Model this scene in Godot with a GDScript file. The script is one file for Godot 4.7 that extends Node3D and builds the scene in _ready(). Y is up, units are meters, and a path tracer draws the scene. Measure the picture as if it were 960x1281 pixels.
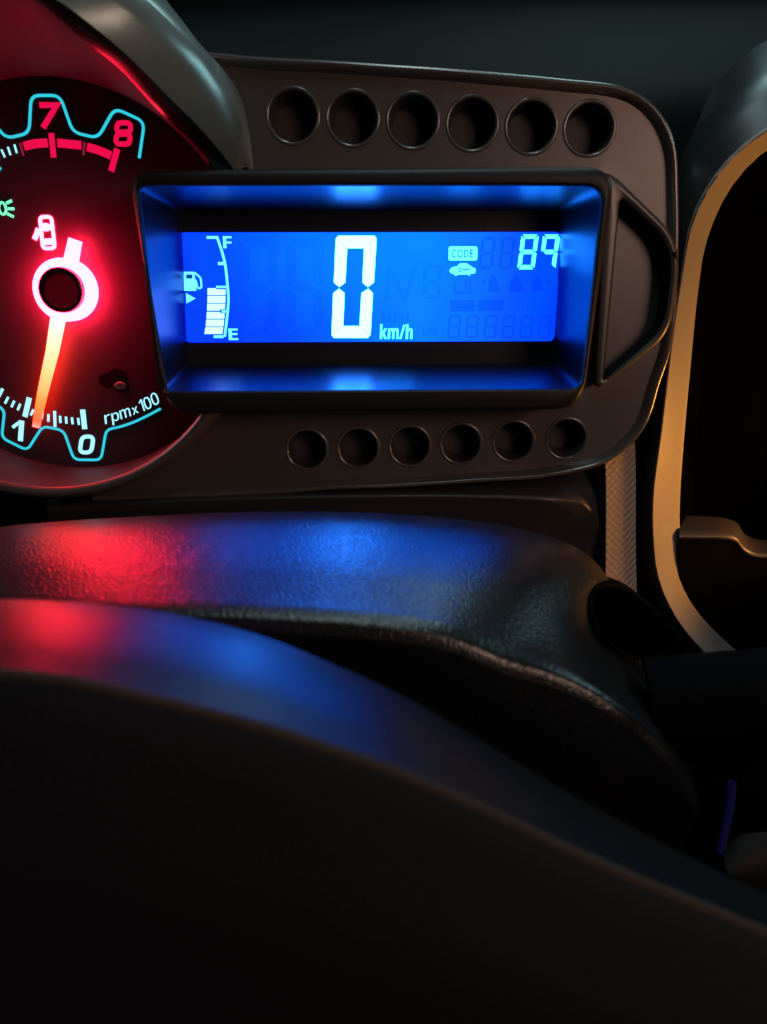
extends Node3D
# A lit car instrument cluster at night. Lengths below are millimetres: x right, y up, z towards the driver; z = 0 is the face of the display.

const MM := 0.001
var EYE := Vector3(0, 0, 226)
var M := {}


# ---------------------------------------------------------------- mesh helpers
class Mb:
	var v := PackedVector3Array()
	var n := PackedVector3Array()
	var t := PackedVector2Array()
	var i := PackedInt32Array()

	# a skin over rows of points that all have the same number of points; normals are smooth and turned to the side of hint
	func strip(rows: Array, closed := false, hint := Vector3(0, 0, 226)) -> void:
		var w: int = rows[0].size()
		var base := v.size()
		var tri := PackedInt32Array()
		for r in rows.size() - 1:
			for k in (w if closed else w - 1):
				var a := r * w + k
				var b := r * w + (k + 1) % w
				tri.append_array([a, b, a + w, b, b + w, a + w])
		var p := PackedVector3Array()
		for row in rows:
			p.append_array(PackedVector3Array(row))
		var nn := PackedVector3Array()
		nn.resize(p.size())
		var side := 0.0
		for k in range(0, tri.size(), 3):
			var a := p[tri[k]]
			var b := p[tri[k + 1]]
			var c := p[tri[k + 2]]
			var f := (c - a).cross(b - a)
			side += f.dot((hint - (a + b + c) / 3.0).normalized())
			for q in 3:
				nn[tri[k + q]] += f
		var turn := side < 0.0
		for k in p.size():
			v.append(p[k] * 0.001)
			n.append((-nn[k] if turn else nn[k]).normalized())
			t.append(Vector2(float(k % w) / maxf(1, w - 1), float(k / w) / maxf(1, rows.size() - 1)))
		for k in range(0, tri.size(), 3):
			i.append_array([base + tri[k], base + tri[k + (2 if turn else 1)], base + tri[k + (1 if turn else 2)]])

	# a flat polygon at height z, facing the driver
	func cap(poly: Array, z: float, up := 1.0) -> void:
		var q := PackedVector2Array(poly)
		var tri := Geometry2D.triangulate_polygon(q)
		var base := v.size()
		var box := Rect2(q[0], Vector2.ZERO)
		for p in q:
			box = box.expand(p)
		for p in q:
			v.append(Vector3(p.x, p.y, z) * 0.001)
			n.append(Vector3(0, 0, up))
			t.append((p - box.position) / Vector2(maxf(box.size.x, 0.01), maxf(box.size.y, 0.01)))
		for k in range(0, tri.size(), 3):
			var a := q[tri[k]]
			var ccw := (q[tri[k + 1]] - a).cross(q[tri[k + 2]] - a) > 0.0
			if up < 0.0:
				ccw = not ccw
			i.append_array([base + tri[k], base + tri[k + (2 if ccw else 1)], base + tri[k + (1 if ccw else 2)]])

	func walls(poly: Array, z0: float, z1: float) -> void:
		var mid := Vector2.ZERO
		for p in poly:
			mid += p / poly.size()
		for k in poly.size():
			var a: Vector2 = poly[k]
			var b: Vector2 = poly[(k + 1) % poly.size()]
			var d := (b - a).orthogonal() * 50.0
			if d.dot((a + b) / 2.0 - mid) < 0.0:
				d = -d
			var h := (a + b) / 2.0 + d
			strip([[Vector3(a.x, a.y, z0), Vector3(b.x, b.y, z0)], [Vector3(a.x, a.y, z1), Vector3(b.x, b.y, z1)]], false, Vector3(h.x, h.y, (z0 + z1) / 2.0))

	func prism(poly: Array, z0: float, z1: float) -> void:
		cap(poly, z1)
		walls(poly, z0, z1)

	# a raised line of width w through points
	func line(pts: Array, w: float, z0: float, z1: float, closed := false) -> void:
		var l := []
		var r := []
		var m := pts.size()
		for k in m:
			var p: Vector2 = pts[k]
			var a: Vector2 = pts[(k - 1 + m) % m] if closed or k > 0 else p
			var b: Vector2 = pts[(k + 1) % m] if closed or k < m - 1 else p
			var d0 := (p - a).normalized()
			var d1 := (b - p).normalized()
			if d0 == Vector2.ZERO:
				d0 = d1
			if d1 == Vector2.ZERO:
				d1 = d0
			var o := (d0 + d1).normalized().orthogonal()
			var s := w / 2.0 / maxf(0.5, o.dot(d0.orthogonal()))
			l.append(p + o * s)
			r.append(p - o * s)
		var L := []
		var R := []
		var l0 := []
		var r0 := []
		for k in m:
			L.append(Vector3(l[k].x, l[k].y, z1))
			R.append(Vector3(r[k].x, r[k].y, z1))
			l0.append(Vector3(l[k].x, l[k].y, z0))
			r0.append(Vector3(r[k].x, r[k].y, z0))
		strip([L, R], closed)
		strip([l0, L], closed)
		strip([R, r0], closed)

	# a tube along a path
	func tube(path: Array, radius: float, sides := 10) -> void:
		var rows := []
		for k in path.size():
			var p: Vector3 = path[k]
			var d: Vector3 = (path[mini(k + 1, path.size() - 1)] - path[maxi(k - 1, 0)]).normalized()
			var x := d.cross(Vector3(0.13, 0.1, 1)).normalized()
			var y := d.cross(x).normalized()
			var row := []
			for s in sides:
				var a := TAU * s / sides
				row.append(p + (x * cos(a) + y * sin(a)) * radius)
			rows.append(row)
		# rows of rings: outward normals follow from the ring's own sense
		var w := sides
		var base := v.size()
		for r in rows.size():
			for k in w:
				v.append(rows[r][k] * 0.001)
				n.append((rows[r][k] - path[r]).normalized())
				t.append(Vector2(float(k) / w, float(r) / rows.size()))
		for r in rows.size() - 1:
			for k in w:
				var a := base + r * w + k
				var b := base + r * w + (k + 1) % w
				var pa: Vector3 = v[a]
				var f := (v[a + w] - pa).cross(v[b] - pa)
				if f.dot(n[a]) > 0:
					i.append_array([a, b, a + w, b, b + w, a + w])
				else:
					i.append_array([a, a + w, b, b, a + w, b + w])

	func mesh() -> ArrayMesh:
		var a := []
		a.resize(Mesh.ARRAY_MAX)
		a[Mesh.ARRAY_VERTEX] = v
		a[Mesh.ARRAY_NORMAL] = n
		a[Mesh.ARRAY_TEX_UV] = t
		a[Mesh.ARRAY_INDEX] = i
		var m := ArrayMesh.new()
		m.add_surface_from_arrays(Mesh.PRIMITIVE_TRIANGLES, a)
		return m


func hermite(p: Array, k: int, f: float, closed: bool):
	var m := p.size()
	var b = p[k % m]
	var c = p[(k + 1) % m]
	var a = p[(k - 1 + m) % m] if closed or k > 0 else b * 2.0 - c
	var d = p[(k + 2) % m] if closed or k + 2 < m else c * 2.0 - b
	# centripetal spacing keeps the curve from overshooting at uneven points
	var t1 = maxf(1e-3, sqrt((b - a).length()))
	var t2 = maxf(1e-3, sqrt((c - b).length()))
	var t3 = maxf(1e-3, sqrt((d - c).length()))
	var m1 = (c - b + ((b - a) / t1 - (c - a) / (t1 + t2)) * t2)
	var m2 = (c - b + ((d - c) / t3 - (d - b) / (t2 + t3)) * t2)
	return b * (2 * f * f * f - 3 * f * f + 1) + m1 * (f * f * f - 2 * f * f + f) + c * (-2 * f * f * f + 3 * f * f) + m2 * (f * f * f - f * f)


# count points, evenly spaced, along the smooth curve through pts
func curve(pts: Array, count: int, closed := false) -> Array:
	var fine := []
	var spans := pts.size() if closed else pts.size() - 1
	for k in spans:
		for s in 12:
			fine.append(hermite(pts, k, s / 12.0, closed))
	fine.append(pts[0] if closed else pts[-1])
	var at := [0.0]
	for k in range(1, fine.size()):
		at.append(at[-1] + (fine[k] - fine[k - 1]).length())
	var out := []
	var j := 0
	for k in count:
		var want: float = at[-1] * k / (count if closed else count - 1)
		while j < at.size() - 2 and at[j + 1] < want:
			j += 1
		out.append(fine[j].lerp(fine[j + 1], clampf((want - at[j]) / maxf(1e-6, at[j + 1] - at[j]), 0, 1)))
	return out


# points with their corners rounded
func rounded(pts: Array, r: float, closed := false, steps := 5) -> Array:
	var out := []
	var m := pts.size()
	for k in m:
		if not closed and (k == 0 or k == m - 1):
			out.append(pts[k])
			continue
		var p = pts[k]
		var a = pts[(k - 1 + m) % m]
		var b = pts[(k + 1) % m]
		var ra := minf(r, (a - p).length() * 0.49)
		var rb := minf(r, (b - p).length() * 0.49)
		var s = p + (a - p).normalized() * ra
		var e = p + (b - p).normalized() * rb
		for q in steps + 1:
			var f := float(q) / steps
			out.append(s.lerp(p, f).lerp(p.lerp(e, f), f))
	return out


# a closed loop with rounded corners and points along its sides: always the same count for the same number of corners
func loop(corners: Array, radii: Array, z: float, along := 8, steps := 6) -> Array:
	var out := []
	var m := corners.size()
	var starts := []
	var ends := []
	for k in m:
		var p: Vector2 = corners[k]
		var r: float = radii[k % radii.size()]
		starts.append(p + (corners[(k - 1 + m) % m] - p).normalized() * r)
		ends.append(p + (corners[(k + 1) % m] - p).normalized() * r)
	for k in m:
		for q in steps + 1:
			var f := float(q) / steps
			var p: Vector2 = starts[k].lerp(corners[k], f).lerp(corners[k].lerp(ends[k], f), f)
			out.append(Vector3(p.x, p.y, z))
		for q in range(1, along):
			var p: Vector2 = ends[k].lerp(starts[(k + 1) % m], float(q) / along)
			out.append(Vector3(p.x, p.y, z))
	return out


func flat(row: Array) -> Array:
	return row.map(func(p): return Vector2(p.x, p.y))


func lift(row: Array, z: float) -> Array:
	return row.map(func(p): return Vector3(p.x, p.y, z))


func moved(row: Array, by) -> Array:
	return row.map(func(p): return p + by)


func grown(row: Array, by: float, z: float) -> Array:
	var mid := Vector3.ZERO
	for p in row:
		mid += p / row.size()
	var out := []
	var m := row.size()
	for k in m:
		var d: Vector3 = row[(k + 1) % m] - row[(k - 1 + m) % m]
		var o := Vector3(d.y, -d.x, 0).normalized()
		if o.dot(row[k] - mid) < 0:
			o = -o
		out.append(Vector3(row[k].x + o.x * by, row[k].y + o.y * by, z))
	return out


func disc(c: Vector2, r: float, count := 32, squash := 1.0) -> Array:
	var out := []
	for k in count:
		out.append(c + Vector2(cos(TAU * k / count) * r, sin(TAU * k / count) * r * squash))
	return out


# ---------------------------------------------------------------- scene helpers
func thing(called: String, label: String, category: String, at: Vector3) -> Node3D:
	var o := Node3D.new()
	o.name = called
	add_child(o, true)
	o.position = at * MM
	o.set_meta("label", label)
	o.set_meta("category", category)
	return o


func holder(called: String, parent: Node3D, label := "") -> Node3D:
	var o := Node3D.new()
	o.name = called
	parent.add_child(o, true)
	if label:
		o.set_meta("label", label)
	return o


func origin_of(o: Node3D) -> Vector3:
	var p := Vector3.ZERO
	while o != self:
		p += o.position
		o = o.get_parent()
	return p


func obj(called: String, mesh: Mesh, mat: Material, parent: Node3D, label := "") -> MeshInstance3D:
	var o := MeshInstance3D.new()
	o.name = called
	o.mesh = mesh
	o.material_override = mat
	parent.add_child(o, true)
	o.position = -origin_of(parent)
	if label:
		o.set_meta("label", label)
	return o


func text(called: String, s: String, lo: Vector2, hi: Vector2, z: float, mat: Material, parent: Node3D, turn := 0.0, lean := 0.0, bold := true, thick := 0.12) -> MeshInstance3D:
	var f := SystemFont.new()
	f.font_names = PackedStringArray(["Droid Sans"])
	f.font_weight = 700 if bold else 400
	var m := TextMesh.new()
	m.font = f
	m.text = s
	m.font_size = 64
	m.pixel_size = 0.01
	m.depth = 0.02
	var b := m.get_aabb()
	var o := MeshInstance3D.new()
	o.name = called
	o.mesh = m
	o.material_override = mat
	parent.add_child(o, true)
	var sx := (hi.x - lo.x) / b.size.x * MM
	var sy := (hi.y - lo.y) / b.size.y * MM
	var basis := Basis(Vector3(sx, 0, 0), Vector3(lean * sy, sy, 0), Vector3(0, 0, thick * MM / 0.02))
	basis = Basis(Vector3.BACK, turn) * basis
	var mid := b.position + b.size / 2.0
	o.transform = Transform3D(basis, Vector3((lo.x + hi.x) / 2.0, (lo.y + hi.y) / 2.0, z) * MM - basis * mid - origin_of(parent))
	return o


func lin(r: float, g: float, b: float) -> Color:
	return Color(r, g, b).linear_to_srgb()


func plain(r: float, g: float, b: float, rough: float, spec := 0.5, metal := 0.0) -> StandardMaterial3D:
	var m := StandardMaterial3D.new()
	m.albedo_color = lin(r, g, b)
	m.roughness = rough
	m.metallic = metal
	m.metallic_specular = spec
	return m


func glow(r: float, g: float, b: float) -> StandardMaterial3D:
	var m := StandardMaterial3D.new()
	m.albedo_color = lin(0.02, 0.02, 0.02)
	m.roughness = 0.5
	m.metallic_specular = 0.3
	var top := maxf(r, maxf(g, b))
	m.emission_enabled = true
	m.emission = lin(r / top, g / top, b / top)
	m.emission_energy_multiplier = top
	return m


# a faint dark liquid-crystal segment that is switched off
func film(share: float) -> StandardMaterial3D:
	var m := plain(0.0, 0.004, 0.03, 0.6, 0.2)
	m.transparency = BaseMaterial3D.TRANSPARENCY_ALPHA
	m.albedo_color.a = share
	return m


func noise(kind: int, freq: float, size: int, sd: int, octaves := 3) -> NoiseTexture2D:
	var f := FastNoiseLite.new()
	f.noise_type = kind as FastNoiseLite.NoiseType
	f.seed = sd
	f.frequency = freq
	f.fractal_octaves = octaves
	if kind == FastNoiseLite.TYPE_CELLULAR:
		f.cellular_return_type = FastNoiseLite.RETURN_DISTANCE2_SUB
		f.fractal_type = FastNoiseLite.FRACTAL_NONE
	var t := NoiseTexture2D.new()
	t.width = size
	t.height = size
	t.seamless = true
	t.noise = f
	return t


func relief(m: StandardMaterial3D, tex: Texture2D, cm: float, tile_mm: float) -> StandardMaterial3D:
	m.uv1_triplanar = true
	m.uv1_world_triplanar = true
	m.uv1_scale = Vector3.ONE * (1000.0 / tile_mm)
	m.heightmap_enabled = true
	m.heightmap_texture = tex
	m.heightmap_scale = cm
	return m


func omni(called: String, at: Vector3, c: Color, energy: float, size: float) -> void:
	var l := OmniLight3D.new()
	l.name = called
	l.position = at * MM
	l.light_color = c.linear_to_srgb()
	l.light_energy = energy
	l.light_size = size
	l.omni_range = 5.0
	l.omni_attenuation = 2.0
	l.shadow_enabled = true
	add_child(l, true)


func spot(called: String, at: Vector3, to: Vector3, c: Color, energy: float, half: float) -> void:
	var l := SpotLight3D.new()
	l.name = called
	l.light_color = c.linear_to_srgb()
	l.light_energy = energy
	l.light_size = 0.012
	l.spot_angle = half
	l.spot_angle_attenuation = 0.35
	l.spot_range = 5.0
	l.spot_attenuation = 2.0
	l.shadow_enabled = true
	add_child(l, true)
	l.look_at_from_position(at * MM, to * MM, Vector3.UP)


func area(called: String, at: Vector3, to: Vector3, w: float, h: float, c: Color, energy: float) -> void:
	var l := AreaLight3D.new()
	l.name = called
	l.area_size = Vector2(w, h) * MM
	l.light_color = c.linear_to_srgb()
	l.light_energy = energy
	l.shadow_enabled = true
	l.area_range = 5.0
	add_child(l, true)
	l.look_at_from_position(at * MM, to * MM, Vector3.UP if absf((to - at).normalized().y) < 0.95 else Vector3.RIGHT)


func _ready() -> void:
	# ------------------------------------------------------------ camera, exposure, lamps
	var cam := Camera3D.new()
	cam.name = "camera"
	cam.near = 0.01
	cam.far = 6.0
	var attr := CameraAttributesPhysical.new()
	attr.frustum_focal_length = 18.13
	attr.frustum_focus_distance = 0.232
	attr.frustum_near = 0.01
	attr.frustum_far = 6.0
	attr.exposure_aperture = 11.0
	cam.attributes = attr
	add_child(cam)
	cam.fov = 67.03
	cam.position = EYE * MM
	cam.rotation_degrees = Vector3(-16.2, 0, 0)
	cam.current = true

	var env := Environment.new()
	env.background_mode = Environment.BG_COLOR
	env.background_color = Color(0, 0, 0)
	env.tonemap_mode = Environment.TONE_MAPPER_LINEAR
	env.tonemap_exposure = 1.0
	env.sdfgi_enabled = true
	env.ssao_enabled = true
	env.ssil_enabled = true
	var we := WorldEnvironment.new()
	we.name = "environment"
	we.environment = env
	add_child(we)

	# the cabin's warm courtesy lamp to the right, cool street light through the windscreen, a dim cabin fill
	spot("console_lamp", Vector3(165, -52, 12), Vector3(75, -27, -23), Color(1.0, 0.38, 0.05), 0.0075, 53.0)
	area("street_light", Vector3(150, 420, -230), Vector3(-20, 0, 60), 110, 110, Color(0.58, 0.97, 1.0), 0.02)
	area("windscreen_light", Vector3(430, 190, -110), Vector3(40, -50, 80), 150, 90, Color(0.5, 0.9, 1.0), 0.026)
	area("rim_fill_light", Vector3(40, 470, 130), Vector3(40, 0, 20), 560, 50, Color(0.7, 0.95, 1.0), 0.05)  # added unseen strip, made wide to run a highlight along the rim
	area("side_window_light", Vector3(-430, 120, 20), Vector3(0, 0, 20), 120, 120, Color(0.75, 0.92, 1.0), 0.035)
	area("cabin_lamp", Vector3(300, 110, 450), Vector3(20, 0, 0), 160, 120, Color(1.0, 0.64, 0.5), 0.038)
	# the light of the display and of the needle
	area("display_light", Vector3(-3.7, 0, 1.2), Vector3(-3.7, 0, 100), 100, 27, Color(0.0, 0.16, 1.0), 0.002)
	omni("needle_light", Vector3(-91, -2, 9), Color(1.0, 0.01, 0.05), 0.00008, 0.01)

	materials()
	dashboard()
	housing()
	tachometer()
	display()
	console()
	column()
	wheel()


func materials() -> void:
	var grain := noise(FastNoiseLite.TYPE_SIMPLEX, 0.06, 256, 3, 3)
	var leather := noise(FastNoiseLite.TYPE_SIMPLEX_SMOOTH, 0.04, 512, 11, 2)
	M.dash = relief(plain(0.012, 0.0135, 0.0135, 0.75, 0.3), grain, 0.012, 14.0)
	M.lower = relief(plain(0.004, 0.004, 0.004, 0.9, 0.15), grain, 0.012, 14.0)  # darker copy of the dash: shade down there is put into the colour
	M.dark = relief(plain(0.012, 0.012, 0.013, 0.6, 0.4), grain, 0.004, 9.0)
	M.lever = plain(0.003, 0.003, 0.003, 0.7, 0.15)
	M.sleeve = plain(0.003, 0.003, 0.003, 0.75, 0.12)
	M.void = plain(0.0012, 0.0012, 0.0012, 0.9, 0.0)  # near-black: the darkness of the openings is put into the colour
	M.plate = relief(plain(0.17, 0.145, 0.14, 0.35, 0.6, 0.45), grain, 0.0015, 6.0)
	M.shell = relief(plain(0.05, 0.056, 0.058, 0.32, 0.5, 0.2), grain, 0.001, 6.0)
	M.silver = relief(plain(0.27, 0.34, 0.33, 0.3, 0.5, 0.4), grain, 0.001, 6.0)
	M.rim = relief(plain(0.24, 0.225, 0.22, 0.22, 0.7, 0.5), grain, 0.001, 6.0)
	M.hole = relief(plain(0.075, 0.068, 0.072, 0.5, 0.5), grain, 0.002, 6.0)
	M.gold = relief(plain(0.42, 0.40, 0.38, 0.45, 0.5, 0.25), grain, 0.0015, 6.0)
	M.gloss = plain(0.012, 0.012, 0.014, 0.22, 0.6)
	M.mask = plain(0.02, 0.02, 0.025, 0.45, 0.5)
	M.wall = relief(plain(0.004, 0.004, 0.005, 0.34, 0.45), grain, 0.0006, 8.0)
	M.bezel = relief(plain(0.016, 0.014, 0.015, 0.45, 0.5), grain, 0.002, 6.0)
	M.hood_wall = relief(plain(0.045, 0.04, 0.045, 0.55, 0.4), grain, 0.002, 9.0)
	M.hood = relief(plain(0.05, 0.045, 0.05, 0.38, 0.6), grain, 0.002, 9.0)
	M.dial = relief(plain(0.05, 0.035, 0.055, 0.5, 0.4), grain, 0.001, 9.0)
	M.leather = relief(plain(0.009, 0.009, 0.01, 0.3, 0.8), leather, 0.011, 17.0)
	M.cover = relief(plain(0.005, 0.005, 0.006, 0.37, 0.55), leather, 0.006, 16.0)
	M.pad = relief(plain(0.013, 0.012, 0.014, 0.7, 0.3), leather, 0.014, 18.0)
	M.seam = relief(plain(0.055, 0.032, 0.022, 0.6, 0.3), grain, 0.004, 8.0)  # brown paints the warm light along the pad's crease
	M.mesh = relief(plain(0.5, 0.4, 0.32, 0.5, 0.5), weave(), 0.03, 9.0)
	# light
	M.cyan = glow(0.03, 0.62, 0.78)
	M.cyan_white = glow(0.45, 1.1, 1.25)
	M.red = glow(0.85, 0.004, 0.07)
	M.red_dim = glow(0.25, 0.01, 0.04)
	M.red_white = glow(75.0, 0.93, 3.2)
	M.green = glow(0.25, 1.4, 0.7)
	M.bar = glow(0.75, 1.5, 8.0)
	M.mark = glow(0.22, 1.3, 6.0)
	M.digit = glow(0.88, 8.0, 42.0)
	M.icon = glow(0.22, 4.0, 20.0)
	M.dim_blue = glow(0.001, 0.001, 0.018)  # emission that paints a reflected blue glint
	M.ghost = film(0.1)
	M.ghost_dark = film(0.26)
	M.code_text = glow(0.0, 0.06, 0.22)
	var lcd := glow(1, 1, 1)
	lcd.emission = Color.WHITE
	lcd.emission_operator = BaseMaterial3D.EMISSION_OP_MULTIPLY
	lcd.emission_texture = backlight()
	lcd.emission_energy_multiplier = 2.6
	M.lcd = lcd
	var needle := glow(1, 1, 1)
	needle.emission = Color.WHITE
	needle.emission_operator = BaseMaterial3D.EMISSION_OP_MULTIPLY
	needle.emission_energy_multiplier = 32.0
	var g := Gradient.new()
	g.offsets = PackedFloat32Array([0.0, 0.35, 0.62, 0.88, 1.0])
	g.colors = PackedColorArray([lin(1.0, 0.04, 0.035), lin(0.85, 0.026, 0.011), lin(0.6, 0.0115, 0.002), lin(0.4, 0.0055, 0.002), lin(0.3, 0.015, 0.0135)])
	var gt := GradientTexture2D.new()
	gt.gradient = g
	gt.width = 128
	gt.height = 8
	needle.emission_texture = gt
	M.needle = needle


# the display's uneven backlight: lamps sit right of the middle
func backlight() -> ImageTexture:
	var im := Image.create(256, 72, false, Image.FORMAT_RGBF)
	for y in 72:
		for x in 256:
			var u := x / 255.0
			var w := y / 71.0
			var f := exp(-pow((u - 0.62) / 0.25, 2.0)) * (0.75 + 0.25 * w) + 0.45 * exp(-pow((u - 0.3) / 0.2, 2.0) - pow((w - 0.8) / 0.5, 2.0))
			f += 0.12 * sin(u * 41.0 + sin(w * 7.0)) * 0.3
			im.set_pixel(x, y, Color(0.0, (0.045 + 0.21 * clampf(f, 0, 1)) / 2.6, 1.0))
	return ImageTexture.create_from_image(im)


# pressed diamond pattern of the narrow strip
func weave() -> ImageTexture:
	var im := Image.create(128, 128, false, Image.FORMAT_RGB8)
	for y in 128:
		for x in 128:
			var a := sin((x + y) * TAU / 32.0) * 0.7 + 0.3 * sin((x - y) * TAU / 32.0)
			var h := clampf(0.5 + a, 0, 1)
			im.set_pixel(x, y, Color(h, h, h))
	return ImageTexture.create_from_image(im)


# ---------------------------------------------------------------- dashboard behind everything
func dashboard() -> void:
	var o := thing("dashboard", "dark grey grained dashboard top rising behind the instrument housing", "dashboard", Vector3(100, -250, -60))
	var mb := Mb.new()
	var rows := []
	for s in [[20, -52], [50, -54], [60, -58], [68, -72], [88, -110], [130, -220], [200, -420], [330, -700]]:
		var row := []
		for k in 25:
			var x := -420.0 + k * 40.0
			row.append(Vector3(x, s[0] + 6.0 * sin(x * 0.006) * clampf((s[0] - 20) / 60.0, 0, 1), s[1]))
		rows.append(row)
	mb.strip(rows)
	obj("dashboard_skin", mb.mesh(), M.dash, o)
	mb = Mb.new()
	mb.strip([[Vector3(-420, -260, 20), Vector3(540, -260, 20)], [Vector3(-420, -120, -50), Vector3(540, -120, -50)], [Vector3(-420, 20, -52), Vector3(540, 20, -52)]])
	obj("lower_dashboard", mb.mesh(), M.lower, o)
	# narrow pressed strip between housing and centre stack
	var st := thing("trim_strip", "narrow diamond-patterned trim strip lit orange below the housing's right end", "trim strip", Vector3(66, -110, -12))
	mb = Mb.new()
	var left: Array = curve([Vector3(63.77, -48.12, 9), Vector3(64.41, -53.31, 9), Vector3(65.98, -72.77, 9), Vector3(67.38, -93.21, 9), Vector3(68.86, -114.69, 9)], 14)
	var right: Array = curve([Vector3(72.65, -42.98, 5.5), Vector3(73.9, -54.17, 5.5), Vector3(75.7, -73.95, 5.5), Vector3(78.08, -94.71, 5.5), Vector3(81.33, -116.54, 5.5)], 14)
	mb.strip([moved(left, Vector3(-0.4, 0, -8)), moved(left, Vector3(-0.3, 0, -0.3)), left, right, moved(right, Vector3(0.3, 0, -0.4)), moved(right, Vector3(0.4, 0, -10))])
	obj("strip_face", mb.mesh(), M.mesh, st)
	mb = Mb.new()
	var l2: Array = curve([Vector3(59.93, -53.05, 0), Vector3(60.77, -58, 0), Vector3(62.56, -75.79, 0), Vector3(64.37, -97.07, 0), Vector3(66.28, -119.44, 0)], 14)
	mb.strip([moved(l2, Vector3(-2, 0, -6)), l2, moved(left, Vector3(-1.2, 0, 1.5)), moved(left, Vector3(-0.6, 0, -6))])
	obj("strip_border", mb.mesh(), M.dark, st)


# ---------------------------------------------------------------- housing with its round recesses
var hollow := {}


func cell(mb: Mb, hole: Vector3, q: Array, z: float) -> void:
	# from the round hole to the four straight edges of its cell
	var c := Vector2(hole.x, hole.y)
	var angles := []
	for k in 48:
		angles.append(TAU * k / 48.0 - PI)
	for p in q:
		angles.append((p - c).angle())
	angles.sort()
	var inner := []
	var outer := []
	for a in angles:
		var d := Vector2(cos(a), sin(a))
		var far := c + d * 200.0
		var hit = null
		for k in 4:
			var s = Geometry2D.segment_intersects_segment(c, far, q[k], q[(k + 1) % 4])
			if s != null and (hit == null or s.distance_to(c) < hit.distance_to(c)):
				hit = s
		if hit == null:
			hit = q[0]
			for p in q:
				if absf((p - c).angle() - a) < absf((hit - c).angle() - a):
					hit = p
		inner.append(c + d * hole.z)
		outer.append(hit)
	var rows := []
	for k in 7:
		var row := []
		for j in angles.size():
			var p: Vector2 = inner[j].lerp(outer[j], k / 6.0)
			row.append(Vector3(p.x, p.y, z + swell(p)))
		rows.append(row)
	mb.strip(rows, true)


var hug := []
var brim := []


# the plate rises a little towards the display's bezel and towards its own outer edge
func swell(p: Vector2) -> float:
	var a := 1e9
	for k in hug.size():
		a = minf(a, p.distance_to(Geometry2D.get_closest_point_to_segment(p, hug[k], hug[(k + 1) % hug.size()])))
	var b := 1e9
	for k in brim.size() - 1:
		b = minf(b, p.distance_to(Geometry2D.get_closest_point_to_segment(p, brim[k], brim[k + 1])))
	return 0.25 * exp(-a / 3.0) + 0.0 * b


func patch(mb: Mb, inner: Array, outer: Array, z: float, count := 24) -> void:
	var a := curve(inner, count)
	var b := curve(outer, count)
	var rows := []
	for k in 9:
		var row := []
		for j in count:
			var p: Vector2 = a[j].lerp(b[j], k / 8.0)
			if p.distance_to(TC) < 56.5:
				p = TC + (p - TC).normalized() * 56.5
			row.append(Vector3(p.x, p.y, z + swell(p)))
		rows.append(row)
	mb.strip(rows)


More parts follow.
